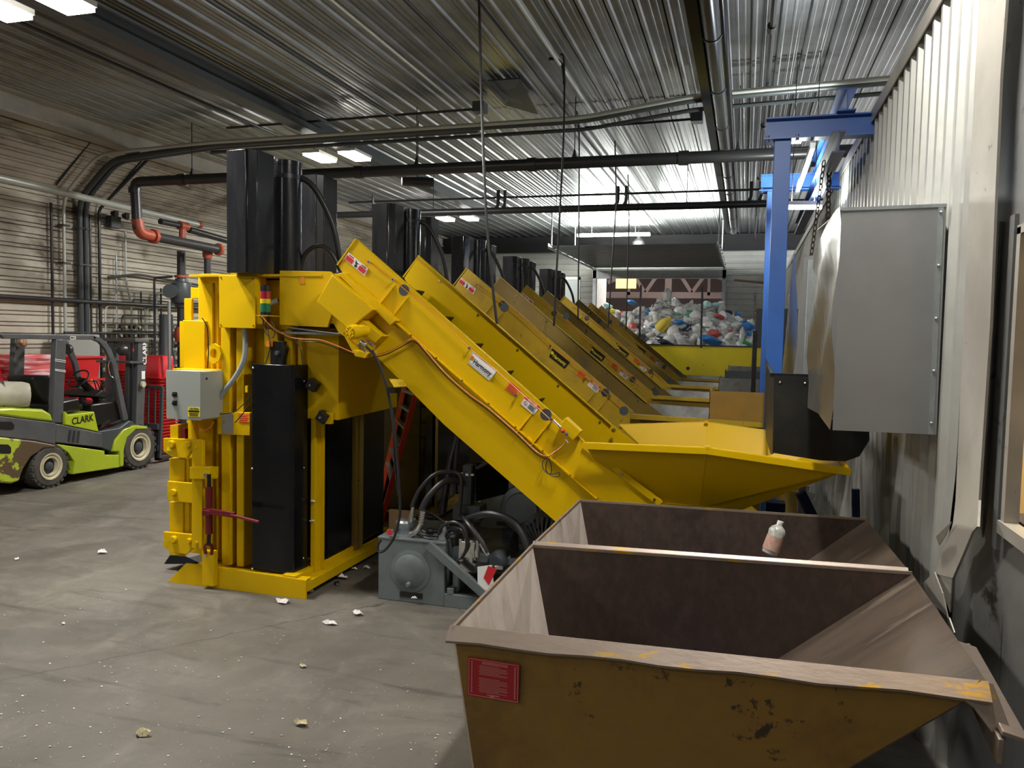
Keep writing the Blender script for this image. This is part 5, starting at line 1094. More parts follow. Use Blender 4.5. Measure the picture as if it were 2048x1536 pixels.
MB().tube([(-10.95, 13.5, 0), (-10.95, 13.5, 3.97)], .085, 16).build('riser_pipe', 'steel', t)
MB().lathe((-10.95, 13.5, 2.85), (-10.95, 13.5, 3.42), [(0, .12), (.1, .13), (.15, .19), (.5, .24), (.85, .19), (.9, .13), (1, .12)], 18).lathe((-11.0, 13.3, 3.15), (-10.9, 13.1, 3.15), [(0, .14), (1, .14)], 14).build('valve_body', 'greydark', t)
for z_, r_ in ((3.44, .13), (2.3, .12), (2.05, .14), (1.6, .17), (1.2, .15)): MB().lathe((-10.95, 13.5, z_), (-10.95, 13.5, z_+.05), [(0, r_), (1, r_)], 16).build('flange', 'redpipe' if z_ in (3.44,) else 'steel', t)
MB().lathe((-10.95, 13.5, 2.15), (-10.95, 13.5, 2.45), [(0, .12), (.5, .15), (1, .12)], 16).build('red_valve', 'redpipe', t)
MB().lathe((-11.2, 13.35, .1), (-11.2, 13.35, 2.7), [(0, .13), (.2, .13), (.21, .17), (.25, .17), (.26, .12), (.6, .12), (.61, .17), (.66, .17), (.7, .13), (1, .13)], 16).build('bypass_pipe', 'greydark', t)
MB().tube(bend([(-11.35, 13.2, .5), (-11.35, 13.2, 3.42), (-11.0, 13.3, 3.45)], .06), .022, 8).build('trim_pipe', 'steel', t)
MB().tube([(-10.75, 12.9, 1.0), (-10.75, 12.9, 2.95)], .03, 10).build('drain_pipe', 'galv', t)
t = thing('sprinkler_branch', (-9.7, 14.5, 3.3), 'second shorter dark riser joining the header next to the black cylinder cover', 'pipe')
q = PY(415, 500, 13.8); MB().tube([(q.x, 13.8, 0), (q.x, 13.8, 4.0)], .07, 14).build('riser_pipe', 'steel', t); MB().lathe((q.x, 13.8, 3.85), (q.x, 13.8, 4.02), [(0, .08), (.3, .1), (1, .1)], 14).build('tee', 'redpipe', t)
t = thing('sprinkler_feed', (-11.6, 12, 4.7), 'long pale galvanised pipe running high along the left wall to a red tee', 'pipe')
g0, g1 = PX(0, 356, -11.6), PX(396, 449, -11.6); dd = (g1-g0).normalized()
MB().tube([g0-dd*9, g1], .062, 16).build('feed_pipe', 'galvpipe', t)
MB().lathe(g1, g1+dd*.12, [(0, .08), (.5, .085), (.6, .06), (1, .05)], 14).build('end_cap', 'redpipe', t)
q = PX(365, 452, -11.3); MB().tube([q+Vector((0, 0, .02)), q-Vector((0, 0, .26))], .07, 14).lathe(q+Vector((0, -.1, 0)), q+Vector((0, .14, 0)), [(0, .09), (1, .09)], 14).build('red_tee', 'redpipe', t); MB().tube([q-Vector((0, .65, .0)), q-Vector((0, .1, 0))], .06, 14).build('stub_pipe', 'steel', t)
MB().tube([q+Vector((0, .2, -.05)), q+Vector((.1, 5, -.35))], .07, 12).build('onward_pipe', 'steel', t)
# sprinkler main 2 and the thin line over it
t = thing('sprinkler_main', (-3, 15.9, 5), 'second black sprinkler main crossing farther back with a thin line above it', 'pipe')
MB().tube([(8, 15.9, 5.0), (-8.9, 15.9, 5.0)], .07, 14).build('main_pipe', 'steel', t)
MB().tube([(8, 15.9, 5.27), (-8.5, 15.9, 5.27)], .022, 8).build('thin_line', 'steel', t)
for x in (-7.9, -5.05, -4.9, -2.55, -2.38, .0, .18):
    MB().tube(bend([(x-.06, 15.9, 5.02), (x, 15.9, 5.12), (x, 15.9, 5.42)], .04), .038, 8).build('riser_nipple', 'steel', t)
for x in (-6.5, -3.8, -1.2): MB().cyl((x, 15.9, 5.02), (x, 15.9, 5.97), .008, n=6).build('hanger_rod', 'steel', t)
# branch lines and conduits running away under the ceiling
BR = [(668, 158, .03, 5.78, 12.4, 'steel'), (735, 60, .018, 5.88, 12.2, 'galvpipe'), (905, 95, .022, 5.86, 11.3, 'steel'), (1112, 118, .022, 5.84, 12.2, 'galvpipe'), (440, 220, .025, 5.8, 12.2, 'steel'), (1060, 130, .032, 5.78, 26, 'steel'), (300, 60, .03, 5.8, 12.3, 'steel')]
BL = ['black branch line left of the lit fixtures under the ceiling', 'thin bright conduit crossing the ribbed ceiling near the top centre', 'dark conduit ending at the ceiling box near the hanging cable', 'bright conduit near the draped loop cable', 'dark branch line over the nearest cylinder cover', 'dark branch line left of the black duct running far back', 'dark ceiling line beside the top left lamps']
for i, (px, py, r, z_, ye, m) in enumerate(BR):
    q = PZ(px, py, z_); o = tag(MB().tube([(q.x, -6.5, z_), (q.x, ye, z_)], r, 8).build('ceiling_pipe', m), BL[i], 'pipe')
pq = PZ(1545, 30, 5.7)
t = thing('drop_pipe', (pq.x, 10, 5.5), 'dark pipe running back between the black duct and the blue crane frame', 'pipe')
MB().tube([(pq.x, -6.5, 5.7), (pq.x+.02, 27, 5.7)], .03, 8).build('line', 'steel', t)
for y_ in (8.9, 12.9, 17): MB().lathe((pq.x, y_, 5.7), (pq.x, y_+.15, 5.7), [(0, .045), (1, .045)], 8).build('coupling', 'steel', t)
for (a, b, c_) in ((1548, 345, 16), (1512, 425, 22)):
    q = PY(a, b, c_); MB().tube([(q.x, c_, 5.95), (q.x, c_, q.z), (q.x, c_, q.z-.5)], .018, 6).build('sprinkler_drop', 'steel', t)
# bundle of big conduits rising on the left wall, over the slope and across the ceiling
YS = [12.05, 12.42, 12.56]
ZC = 5.60; cross = [PZ(400, 290, ZC), PZ(1165, 240, ZC), PZ(1395, 196, ZC), PZ(1800, 160, ZC)]
names = ['bright silver conduit leading the bundle up the left wall and across the ceiling', 'first of two thick dark conduits side by side on the left wall', 'second of two thick dark conduits side by side on the left wall']
for i, y_ in enumerate(YS):
    r = [.03, .055, .055][i]; m = ['galvpipe', 'greydark', 'greydark'][i]; off = Vector((0, [-.12, 0, .14][i], 0))
    pts = [(XL+.10, y_, 0), (XL+.10, y_, 4.86), (-11.62, y_, 5.58), (-10.9, y_-.1, ZC), tuple(cross[0]+Vector((.3, [-.12, 0, .14][i], 0)))]
    if i < 2: pts += [tuple(c+off+Vector((0, 0, 0))) for c in cross[1:]]
    else: pts += [tuple((cross[0].lerp(cross[1], .75))+off)]
    pts = [Vector(p) for p in pts]
    t = thing('conduit_line', (XL, y_, 0), names[i], 'conduit')
    MB().tube(bend(pts, .3), r, 12).build('conduit', m, t)
    for z_ in (1.9, 3.6, 4.3): MB().box(XL+.03, XL+.17, y_-.08, y_+.08, z_, z_+.03).build('clamp', 'greydark', t)
pts = [c+Vector((0, .3, -.06)) for c in cross]
tag(MB().tube(bend([pts[0], pts[1], pts[2], pts[3]], .2), .03, 8).build('ceiling_conduit', 'greydark'), 'slim bright conduit hugging the thick conduits across the ceiling, kinked upward at the duct', 'conduit')
# wall conduits, thin
for k, (px, zt, r, m, lb) in enumerate([(105, 4.7, .025, 'steel', 'thin dark conduit nearest the picture edge on the left wall'), (182, 4.6, .02, 'steel', 'thin dark conduit just right of the thick pair'), (200, 4.75, .03, 'steel', 'dark conduit below the slanted rod on the left wall'),
                                      (233, 3.9, .018, 'galv', 'thin galvanised drop under the wall lamp box'), (252, 4.4, .022, 'galvpipe', 'bright bent conduit right of the wall lamp box'), (282, 3.2, .016, 'steel', 'thin conduit above the left wall manifold'), (322, 3.3, .02, 'steel', 'thin conduit left of the fire riser'), (290, 2.9, .016, 'galv', 'slim galvanised conduit beside the manifold')]):
    q = PX(px, 600, XL+.08); pts = [(XL+.08, q.y, .3), (XL+.08, q.y, zt)]
    if k == 2: pts += [(-11.5, q.y+.35, 5.8)]
    if k == 4: pts = [(XL+.08, q.y+.15, .3), (XL+.08, q.y+.15, 2.9), (XL+.08, q.y, 3.4), (XL+.08, q.y, zt)]
    pipe('thin_conduit', pts, r, m, lb, 'conduit', n=8, br=.1)
t = thing('lamp_box', (XL+.15, 13.4, 4.1), 'small dark lamp box on the left wall under the galvanised pipe', 'lamp')
q = PX(232, 440, XL+.2); MB().box(XL+.05, XL+.2, q.y-.12, q.y+.14, q.z-.16, q.z+.08).build('box', 'greydark', t, .01)
for s in (-.12, .18): MB().lathe(q+Vector((0, s, .12)), q+Vector((.1, s+.03, .1)), [(0, .04), (1, .08)], 14).build('lamp_head', 'steel', t)
# the crowded manifold of small tubes
t = thing('tube_manifold', (XL+.1, 14, 1), 'crowded wall manifold of thin bent tubes left of the fire riser', 'manifold')
for k in range(17):
    y_ = 12.9+k*.145; z1 = 2.0+.17*((k*5) % 8); y2 = y_+.25+.2*(k % 3)
    MB().tube(bend([(XL+.09, y_, .6), (XL+.09, y_, z1), (XL+.09, y2, z1+.02*(k % 2)), (XL+.09+.0, y2+.4+(k % 4)*.2, z1)], .12, 4), .013+.004*(k % 3), 6).build('tube', ['steel', 'galvpipe', 'steel', 'galv'][k % 4], t)
for k in range(7): MB().box(XL+.06, XL+.13, 12.9, 15.6, 1.3+k*.2, 1.318+k*.2).build('rack_bar', 'steel', t)
for k in range(10): q = (XL+.16, 13.35+(k % 5)*.13, 2.25+(k//5)*.18); MB().lathe(q, (q[0]+.05, q[1], q[2]), [(0, .035), (1, .03)], 10).build('valve', 'chrome' if k % 3 == 0 else 'steel', t)
pipe('long_pipe', [(XL+.14, YN+.3, 2.91), (XL+.14, 16.5, 2.91)], .045, 'steel', 'dark horizontal pipe along the left wall above the fork truck')
pipe('long_pipe', [(XL+.12, 13.1, 3.42), (XL+.12, 13.9, 3.55), (XL+.12, 16.5, 3.42)], .025, 'steel', 'thin curved pipe on the left wall above the manifold')
pipe('long_pipe', [(XL+.12, 12, 2.3), (XL+.12, 16.5, 2.3)], .022, 'steel', 'thin horizontal pipe crossing the manifold on the left wall')
for k, (a, b, m) in enumerate([((112, 370), (186, 272), 'steel'), ((208, 378), (268, 305), 'steel'), ((222, 395), (275, 308), 'steel'), ((280, 380), (332, 318), 'galv')]):
    p, q = PX(*a, -12.38), PX(*a, -12.38); q = p+Vector((.98, .0, .93)); tag(MB().tube([p, q], [.02, .014, .022, .016][k], 6).build('slanted_rod', m), ['dark slanted rod left of the conduit bundle on the sloping wall', 'thin slanted rod right of the conduit bundle', 'thicker slanted rod right of the conduit bundle', 'pale slanted rod behind the black main elbow'][k], 'rod')
# black duct and round duct
t = thing('black_duct', (-.45, 10, 5.5), 'black paired duct running back under the ceiling', 'duct')
MB().box(-.64, -.53, YN+.2, 23.3, 5.42, 5.6).build('flat_duct', 'black', t); MB().lathe((-.44, YN+.2, 5.5), (-.44, 23.5, 5.5), [(0, .10), (1, .10)], 24).build('round_duct', mat('dark_glossy_duct', (.10, .105, .11), .2, .8), t)
MB().lathe((-.33, YN+.2, 5.52), (-.33, 23.5, 5.52), [(0, .055), (1, .055)], 16).build('side_pipe', 'black', t)
for k in range(9):
    y_ = 8.4+k*1.75; mb = MB(); mb.lathe((-.44, y_, 5.5), (-.44, y_+.03, 5.5), [(0, .108), (1, .108)], 24); mb.cyl((-.62, y_, 5.6), (-.62, y_, 5.98), .008, n=6); mb.build('hanger_band', 'steel', t)
# ceiling odds and ends
q = [PZ(a, b, 5.92) for a, b in [(964, 163), (1040, 158), (1076, 216), (1010, 208)]]
tag(MB().sheet([q[0], q[1], q[2]+Vector((0, 0, -.10)), q[3]+Vector((0, 0, -.02))], .02).build('ceiling_flap', 'greydark'), 'loose dark sheet hanging from the ribbed ceiling', 'sheet')
for (a, b, lb) in [(960, 216, 'small dark box at the end of a ceiling conduit near the hanging cable'), (1394, 236, 'small dark box on the ceiling beside the black duct')]:
    q = PZ(a, b, 5.85); t = thing('ceiling_box', q, lb, 'junction box'); MB().box(q.x-.09, q.x+.09, q.y-.1, q.y+.1, 5.78, 5.93).build('box', 'greydark', t); 
    MB().tube([(q.x, q.y, 5.84), (q.x-(4.6 if a < 1000 else 1.8), q.y+.15, 5.84)], .02, 8).build('conduit', 'steel', t)
q = PY(835, 365, 12.5); t = thing('unit_camera', q, 'small dark camera bracketed below the black main', 'camera'); MB().lathe(q-Vector((.22, .15, 0)), q+Vector((.22, .15, .02)), [(0, .07), (.7, .09), (1, .08)], 14).build('camera_body', 'steel', t)
MB().tube([q+Vector((0, 0, .05)), q+Vector((0, 0, .25)), q+Vector((.3, 0, .28))], .014, 6).tube([q+Vector((0, 0, .25)), q+Vector((0, 0, 5.97-q.z))], .01, 6).build('bracket', 'steel', t)
# hanging control cables
HC = [([(958, 0), (963, 200), (972, 420), (984, 560), (994, 648)], 6.9, .013, 'long black cable hanging nearest, crossing in front of the second conveyor'), ([(1128, 122), (1128, 250), (1120, 420), (1112, 560), (1108, 652)], 10.0, .013, 'black cable with a loop at the top, dropping behind the second conveyor'),
      ([(1158, 258), (1158, 400), (1156, 640)], 12.5, .012, 'thin black cable between the looped cable and the far strip lamp'), ([(1232, 398), (1226, 500), (1216, 655)], 14.5, .013, 'black cable dropping to the fourth conveyor'), ([(1258, 440), (1255, 550), (1252, 660)], 17.5, .013, 'rearmost black cable dropping to the farthest conveyor')]
for pts, y_, r, lb in HC:
    P_ = [PY(a, b, y_) for a, b in pts]
    if P_[0].z < 5.9: P_.insert(0, Vector((P_[0].x-.05, y_, 5.97)))
    else: P_[0].z = min(P_[0].z, 5.97)
    tag(MB().tube(P_, r, 8, 4).build('hanging_cable', 'hose'), lb, 'cable')
tag(MB().tube([PY(a, b, 10.0) for a, b in [(1098, 118), (1112, 118), (1124, 130), (1128, 150), (1129, 170)]], .02, 8, 5).build('cable_loop', 'hose'), 'curved end of black hose joining the ceiling conduit above the looped cable', 'hose')
# blue crane frame
t = thing('crane_frame', (.3, 9.9, 0), 'blue steel crane frame of columns and beams beside the partition wall', 'crane frame')
def ibeam(p, q, h, w_, parent, name, m):
    p, q = Vector(p), Vector(q); mb = MB(); mb.bar(p, q, .012, h); mb.bar(p+Vector((0, 0, h/2)), q+Vector((0, 0, h/2)), w_, .014); mb.bar(p-Vector((0, 0, h/2)), q-Vector((0, 0, h/2)), w_, .014); return mb.build(name, m, parent)
for y_ in (8.5, 11.35):
    MB().box(.205, .365, y_, y_+.16, 0, 4.42).build('column', 'blue', t, .004); MB().box(.10, .47, y_-.05, y_+.21, 4.42, 4.436).build('cap_plate', 'blue', t)
    ibeam((.12, y_+.08, 4.54), (3.2, y_+.08, 4.54), .2, .16, t, 'cross_beam', 'blue'); MB().box(.05, .5, y_-.1, y_+.26, 0, .02).build('base_plate', 'blue', t)
    for x in (.14, .42): MB().cyl((x, y_-.02, 4.40), (x, y_-.02, 4.46), .016, n=6).build('bolt', 'chrome', t)
q = PZ(1648, 285, 4.36); ibeam((.79, 8.3, 4.33), (.79, 14.5, 4.33), .19, .12, t, 'runway_beam', 'darkblue')
ibeam((.86, 8.42, 4.76), (.86, 12.0, 4.76), .2, .17, t, 'runway_beam', 'blue')
MB().box(.55, .60, 8.6, 11.3, 4.34, 4.40).build('runway_stop', 'galv', t)
MB().box(.21, .365, 6.9, 7.05, 0, 1.05).box(.21, 1.0, 6.9, 7.0, .05, .15).build('lower_frame', 'darkblue', t); MB().bar((.95, 7.3, 1.15), (1.0, 7.3, .2), .06, .06).bar((.5, 7.2, 1.1), (1.02, 7.4, .1), .05, .08).build('lower_brace', 'darkblue', t)
def chain(p, q, name, label, link=.045, r=.006):
    p, q = Vector(p), Vector(q); n = int((q-p).length/(link*1.35)); d = (q-p).normalized(); a = d.orthogonal().normalized(); b = d.cross(a); mb = MB()
    for k in range(n):
        c_ = p+d*(k+.5)*link*1.35; u = a if k % 2 else b
        mb.tube([c_+d*cos(j*pi/4)*link*.85+u*sin(j*pi/4)*link*.45 for j in range(9)], r, 5)
    o = mb.build(name, 'chain'); return tag(o, label, 'chain')
chain((.72, 9.0, 4.3), (.60, 9.0, 2.95), 'hanging_chain', 'rusty chain hanging just right of the blue column behind the strip lamp')
chain((.80, 9.3, 4.25), (.76, 8.7, 3.35), 'hanging_chain', 'heavier rusty chain hanging above the galvanised post', .055, .009)
q = PY(1632, 520, 7.9); q2 = PY(1626, 745, 7.9)
tag(MB().box(q.x-.07, q.x+.0, 7.88, 7.95, 0, q.z).build('galvanised_post', 'galv', None, .004), 'slim galvanised post standing between the two sheet metal chutes', 'post')
chain((.12, 14, 3.2), (.14, 13.9, 2.7), 'hanging_chain', 'short rusty chain beside the blue column at its far side')
q = PY(1470, 560, 12.0); q2 = PY(1530, 566, 11.6)
t = thing('screw_bar', q, 'rusty threaded bar sticking out left of the rear blue column', 'bar'); MB().lathe(q, q2, [(0, .016), (1, .016)], 10).build('bar', 'rust', t); MB().obox(q2+Vector((.03, 0, 0)), (.04, 0, 0), (0, .06, 0), (0, 0, .08)).build('clamp', 'rust', t)
# sheet metal chutes on the wall
t = thing('sheet_chute', (.85, 5.8, 1.85), 'large grey sheet-metal chute box jutting from the partition wall, nearest the camera', 'chute')
c = [PY(a, b, 5.22) for a, b in [(1683, 419), (1893, 411), (1872, 869), (1665, 860)]]
MB().sheet([c[0], c[3], c[2], c[1]], .006).build('front_panel', 'chute', t)
rings = []
for k in range(9):
    f = k/8; xw = .03*sin(f*pi*1.5); top = c[0].z+.02+.0*f; z0_ = c[3].z+(.10 if f > .4 else .0+.0)
    rings.append([Vector((c[0].x-.01-.07*f+(.02*sin(j*1.3+k) if 0 < j < 7 else 0), 5.22+.92*f, c[3].z+(.06*min(1, f*2))+(top-c[3].z-.06*min(1, f*2))*j/7-(.22*f*f if j == 7 else .1*f*f if j == 6 else 0))) for j in range(8)])
mb = MB(); mb.ring(rings, False, False); mb.build('side_panel', mat('dented_bright_sheet', (.50, .49, .46), .25, .85, bump=(3, .2)), t)
mb = MB(); mb.bar(c[0]+Vector((0, -.006, 0)), c[1]+Vector((0, -.006, 0)), .012, .02); mb.bar(c[1]+Vector((-.03, -.006, 0)), c[2]+Vector((-.03, -.006, 0)), .01, .03, up=(1, 0, 0)); mb.build('edge_flange', 'galv', t)
mb = MB()
for k in range(5): p = c[1].lerp(c[2], .03+k*.23)+Vector((-.03, -.012, 0)); mb.ball(p, .010, 6)
mb.build('screw', 'galv', t); MB().sheet([c[0], c[1], c[1]+Vector((0, .9, 0)), c[0]+Vector((-.06, .9, 0))], .004).build('top_panel', 'chute', t)
t = thing('sheet_chute', (.7, 8.4, 2.0), 'second thinner sheet-metal chute farther along the wall behind the galvanised post', 'chute')
rings = []
for k in range(9):
    f = k/8; rings.append([Vector((.44-.02*f+.03*sin(f*5+j*.7), 8.0+1.3*f, 2.0+(1.25-.35*f)*j/6)) for j in range(7)])
mb = MB(); mb.ring(rings, False, False); mb.build('side_panel', bpy.data.materials['dented_bright_sheet'], t)
MB().sheet([(.46, 8.0, 2.0), (1.13, 8.0, 2.0), (1.13, 8.0, 3.3), (.50, 8.0, 3.2)], .005).build('front_panel', 'chute', t)
# rubber hood over the nearest yellow hopper
t = thing('rubber_hood', (.55, 7.1, 1.52), 'black rubber hood hanging over the end of the nearest yellow hopper', 'hood')
c = [PY(a, b, 6.4) for a, b in [(1548, 751), (1738, 758), (1738, 880), (1718, 912), (1690, 922), (1640, 920), (1545, 905)]]
MB().sheet(c[::-1], .02).build('front_flap', 'rubber', t)
s_ = [PX(a, b, .205) for a, b in [(1528, 735), (1526, 870), (1530, 886), (1541, 888)]]
MB().sheet([c[0], c[6], Vector((.222, 6.6, 1.5)), Vector((.215, 7.6, 1.49)), Vector((.205, 8.0, 1.54)), Vector((.20, 8.3, 1.7)), Vector((.20, 8.3, 2.2))], .015).build('side_flap', 'rubber', t)
mb = MB(); a, b = c[0], c[1]; yy = Vector((0, -.012, 0))
mb.bar(a+yy+Vector((0, 0, -.01)), b+yy+Vector((0, 0, -.01)), .01, .03)
for z_ in (-.10, -.24): mb.bar(a+yy+Vector((.05, 0, z_)), b+yy+Vector((0, 0, z_)), .006, .012)
mb.bar(a+yy+Vector((.14, 0, -.10)), a+yy+Vector((.14, 0, -.24)), .012, .006, up=(1, 0, 0)); mb.build('stiffening_rib', 'blackmat', t)
mb = MB()
for x in (.045, .225): mb.ball(a+Vector((x, -.022, -.05)), .010, 6)
mb.build('rivet', 'chrome', t)
mb = MB(); mb.bar((.2, 8.3, 2.2), (.2, 6.42, 2.14), .02, .03); mb.bar((.95, 8.3, 2.2), (.95, 6.42, 2.14), .02, .03); mb.bar((.2, 6.42, 2.14), (1.15, 6.42, 2.14), .02, .03); mb.build('hood_frame', 'blackmat', t)
# dark plates beyond the blue column
tag(MB().box(.10, .16, 12.0, 12.9, 1.5, 2.55).build('rubber_flap', 'rubber'), 'tall black rubber flap left of the blue column above the far hoppers', 'flap')
tag(MB().box(.16, .9, 15.4, 15.5, 2.3, 3.0).build('grey_bin', 'greydark'), 'dark grey steel box at the right end of the bottle heap', 'box')
# ================================================================ yellow push wall and the bottle heap
t = thing('push_wall', (-2.5, 22, 0), 'bright yellow steel wall holding back the heap of plastic bottles', 'wall panel')
MB().box(-7.5, .75, 22.0, 22.12, 0, 2.225).build('wall_panel', 'wallyellow', t); MB().box(-7.5, .75, 21.98, 22.14, 2.225, 2.26).build('top_edge', 'steel', t)
for (a, b0, b1) in [(1282, 570, 690), (1405, 574, 692)]:
    p, q = PY(a, b0, 22.0), PY(a-3, b1, 22.0); MB().bar(q-Vector((0, 0, .05)), p, .05, .05, up=(0, 1, 0)).build('post', 'steel', t)
sil = [(-8, 3.2), (-5.2, 3.25), (-4.4, 3.3), (-3.4, 3.35), (-2.45, 3.72), (-1.9, 3.6), (-1.4, 3.62), (-.9, 3.6), (-.35, 3.3), (.1, 3.05), (.5, 2.8), (1.1, 2.5)]
def ridge(x):
    for (a, za), (b, zb) in zip(sil, sil[1:]):
        if a <= x <= b: return za+(zb-za)*(x-a)/(b-a)
    return 2.5
def hz(x, y):
    r = ridge(x)-.14; f = (y-22.15)/2.9
    return 2.15+(r-2.15)*math.sin(min(1, max(0, f))*pi/2)+.05*sin(x*5+y*3) if f <= 1 else r-.25*(y-25.05)
mb = MB(); rows = []
for j in range(22):
    y = 22.14+j*.25; rows.append([(x_*.2-7.5, y, hz(x_*.2-7.5, y)-.06+.05*rnd.random()) for x_ in range(43)])
mb.ring(rows, False, False)
heap = mb.build('bottle_heap_core', mat('jumbled_plastic', (.40, .40, .39), .35, 0, wear=[((.12, .12, .13), 3, .52, .05), ((.70, .70, .68), 5, .56, .03)], bump=(9, 1.)))
tag(heap, 'shadowed jumble of plastic containers filling the inside of the heap', 'plastic heap', kind='stuff')
PM = {'milk': mat('milky_plastic', (.74, .74, .70), .3, 0, dirt=((.5, .5, .48), 18, .6), coat=.3), 'clear': mat('greyish_clear_plastic', (.50, .52, .50), .15, 0, dirt=((.76, .78, .76), 14, .7), coat=.5),
      'yellow': mat('yellow_bottle_plastic', (.78, .62, .08), .3), 'blue': mat('blue_plastic_film', (.05, .22, .55), .3), 'red': mat('red_plastic_film', (.60, .10, .08), .35), 'green': mat('green_plastic', (.08, .35, .14), .3),
      'dark': mat('dark_plastic', (.04, .05, .07), .3), 'bag': mat('white_bag_film', (.80, .80, .80), .35), 'teal': mat('pale_teal_film', (.45, .72, .72), .3), 'peach': mat('peach_film', (.75, .45, .35), .4)}
def jug():
    mb = MB(); mb.ring([[Vector((sx*cos(a)*(.085 if abs(cos(a)) > .3 else .08), sx*sin(a)*.085, z)) for a in [k*pi/8+.2 for k in range(16)]] for z, sx in ((0, .85), (.015, 1), (.13, 1.0), (.17, .92), (.21, .6), (.24, .28), (.262, .25))]); return mb
def soda():
    mb = MB(); mb.lathe((0, 0, 0), (0, 0, .30), [(0, .035), (.04, .05), (.25, .053), (.4, .047), (.55, .053), (.72, .05), (.85, .028), (.93, .016), (1, .015)], 14); return mb
def blob(seed, sx, sy, sz):
    r = random.Random(seed); mb = MB(); bm = bmesh.new(); bmesh.ops.create_icosphere(bm, subdivisions=2, radius=1)
    vs = [Vector((v.co.x*sx, v.co.y*sy, v.co.z*sz))*(.62+.5*r.random()) for v in bm.verts]; fs = [tuple(v.index for v in f.verts) for f in bm.faces]; bm.free(); mb.add([v+Vector((0, 0, sz)) for v in vs], fs); return mb
def pane_(): mb = MB(); mb.ring([[Vector((a*.09, b*.06, z)) for a, b in ((1, .7), (.7, 1), (-.7, 1), (-1, .7), (-1, -.7), (-.7, -1), (.7, -1), (1, -.7))] for z in (0, .2)]+[[Vector((a*.05, b*.04, .23)) for a, b in ((1, .7), (.7, 1), (-.7, 1), (-1, .7), (-1, -.7), (-.7, -1), (.7, -1), (1, -.7))], [Vector((a*.025, b*.025, .25)) for a, b in ((1, .7), (.7, 1), (-.7, 1), (-1, .7), (-1, -.7), (-.7, -1), (.7, -1), (1, -.7))]]); return mb
KB = {'jug': jug().mesh('jug'), 'soda': soda().mesh('soda'), 'pack': pane_().mesh('pack'), 'bag': blob(3, .17, .15, .10).mesh('bag', ang=50), 'bag2': blob(8, .22, .12, .09).mesh('bag2', ang=50)}
cache = {}
def item(kind, m, loc, rot, sc):
    key = kind+m
    if key not in cache:
        me = KB[kind].copy(); me.materials.clear(); me.materials.append(PM[m]); cache[key] = me
    nm = {'jug': 'plastic_jug', 'soda': 'drink_bottle', 'pack': 'plastic_pack', 'bag': 'plastic_bag', 'bag2': 'plastic_bag'}[kind]
    o = bpy.data.objects.new(nm, cache[key]); COL.objects.link(o); o.location = loc; o.rotation_euler = rot; o.scale = (sc,)*3
    lab = {'jug': 'jug', 'soda': 'bottle', 'pack': 'pack', 'bag': 'crumpled bag', 'bag2': 'long bag'}[kind]
    cn = {'milk': 'milky white', 'clear': 'cloudy clear', 'yellow': 'yellow', 'blue': 'blue', 'red': 'red', 'green': 'green', 'dark': 'dark', 'bag': 'white', 'teal': 'pale teal', 'peach': 'peach'}[m]
    hh = (loc[1]-22.3)/2.9; zn = 'at the foot of the heap' if hh < .22 else 'low on the heap' if hh < .45 else 'halfway up the heap' if hh < .7 else 'near the crest of the heap'
    xz_ = 'by the conveyors' if loc[0] < -3.2 else 'left of the left post' if loc[0] < -2.65 else 'just right of the left post' if loc[0] < -1.9 else 'left of the right post' if loc[0] < -1.15 else 'right of the right post' if loc[0] < -.3 else 'beside the blue column'
    tag(o, cn+' plastic '+lab+' '+zn+', '+xz_, lab.split()[-1], cn+' plastic '+lab+'s in the heap')
    return o
cnt = 0
for j in range(13):
    for i in range(22):
        f = (j+.5+.5*(rnd.random()-.5))/13; x = -4.85+(i+rnd.random())*5.75/22; y = 22.42+2.8*(f**1.25)
        z = hz(x, y)
        if x > .85: continue
        u = rnd.random(); kd = 'jug' if u < .52 else 'soda' if u < .68 else 'pack' if u < .78 else 'bag' if u < .9 else 'bag2'
        v = rnd.random()
        if 'bag' in kd: m = 'bag' if v < .72 else rnd.choice(['blue', 'red', 'teal', 'peach', 'bag'])
        else: m = 'milk' if v < .5 else 'clear' if v < .9 else rnd.choice(['blue', 'green', 'dark', 'red', 'dark'])
        item(kd, m, (x, y, z-.10+.04*rnd.random()), (rnd.uniform(0, 3.1), rnd.uniform(0, 3.1), rnd.uniform(0, 6.2)), rnd.uniform(1.0, 1.35)); cnt += 1
# the items that stand out
def at_(px, py): 
    for k in range(60):
        y = 22.2+k*.05; p = PY(px, py, y)
        if hz(p.x, y) >= p.z-.02: return p
    return PY(px, py, 25)
p = at_(1326, 652); o = item('jug', 'yellow', p-Vector((.12, .15, .12)), (.2, .75, .3), 1.9); o['label'] = 'big yellow plastic bottle lying slanted in the middle of the heap'; del o['group']
for px, py, m, kd, s, lb in [(1361, 648, 'blue', 'bag2', 1.1, 'blue crumpled bag right of the big yellow bottle'), (1418, 686, 'blue', 'bag2', 1.7, 'large blue film sheet at the foot of the heap behind the right post'), (1495, 655, 'blue', 'bag', 1.2, 'bright blue bag near the right end of the heap'), (1438, 632, 'red', 'bag2', .8, 'red crumpled film high on the right half of the heap'),
                             (1263, 605, 'blue', 'bag2', .9, 'dark blue film at the left shoulder of the heap'), (1215, 612, 'teal', 'bag', .9, 'pale blue container at the far left of the heap'), (1226, 622, 'yellow', 'bag', .8, 'yellow label bag at the far left of the heap'), (1436, 613, 'teal', 'bag2', 1.1, 'pale teal sheet on top of the right half of the heap'), (1484, 684, 'green', 'soda', .8, 'green bottle near the foot of the heap at the right'), (1330, 688, 'dark', 'bag2', 1.2, 'black bag at the foot of the heap')]:
    p = at_(px, py); o = item(kd, m, p-Vector((0, .12, .08)), (.2, .3, .4), s); o['label'] = lb; del o['group']
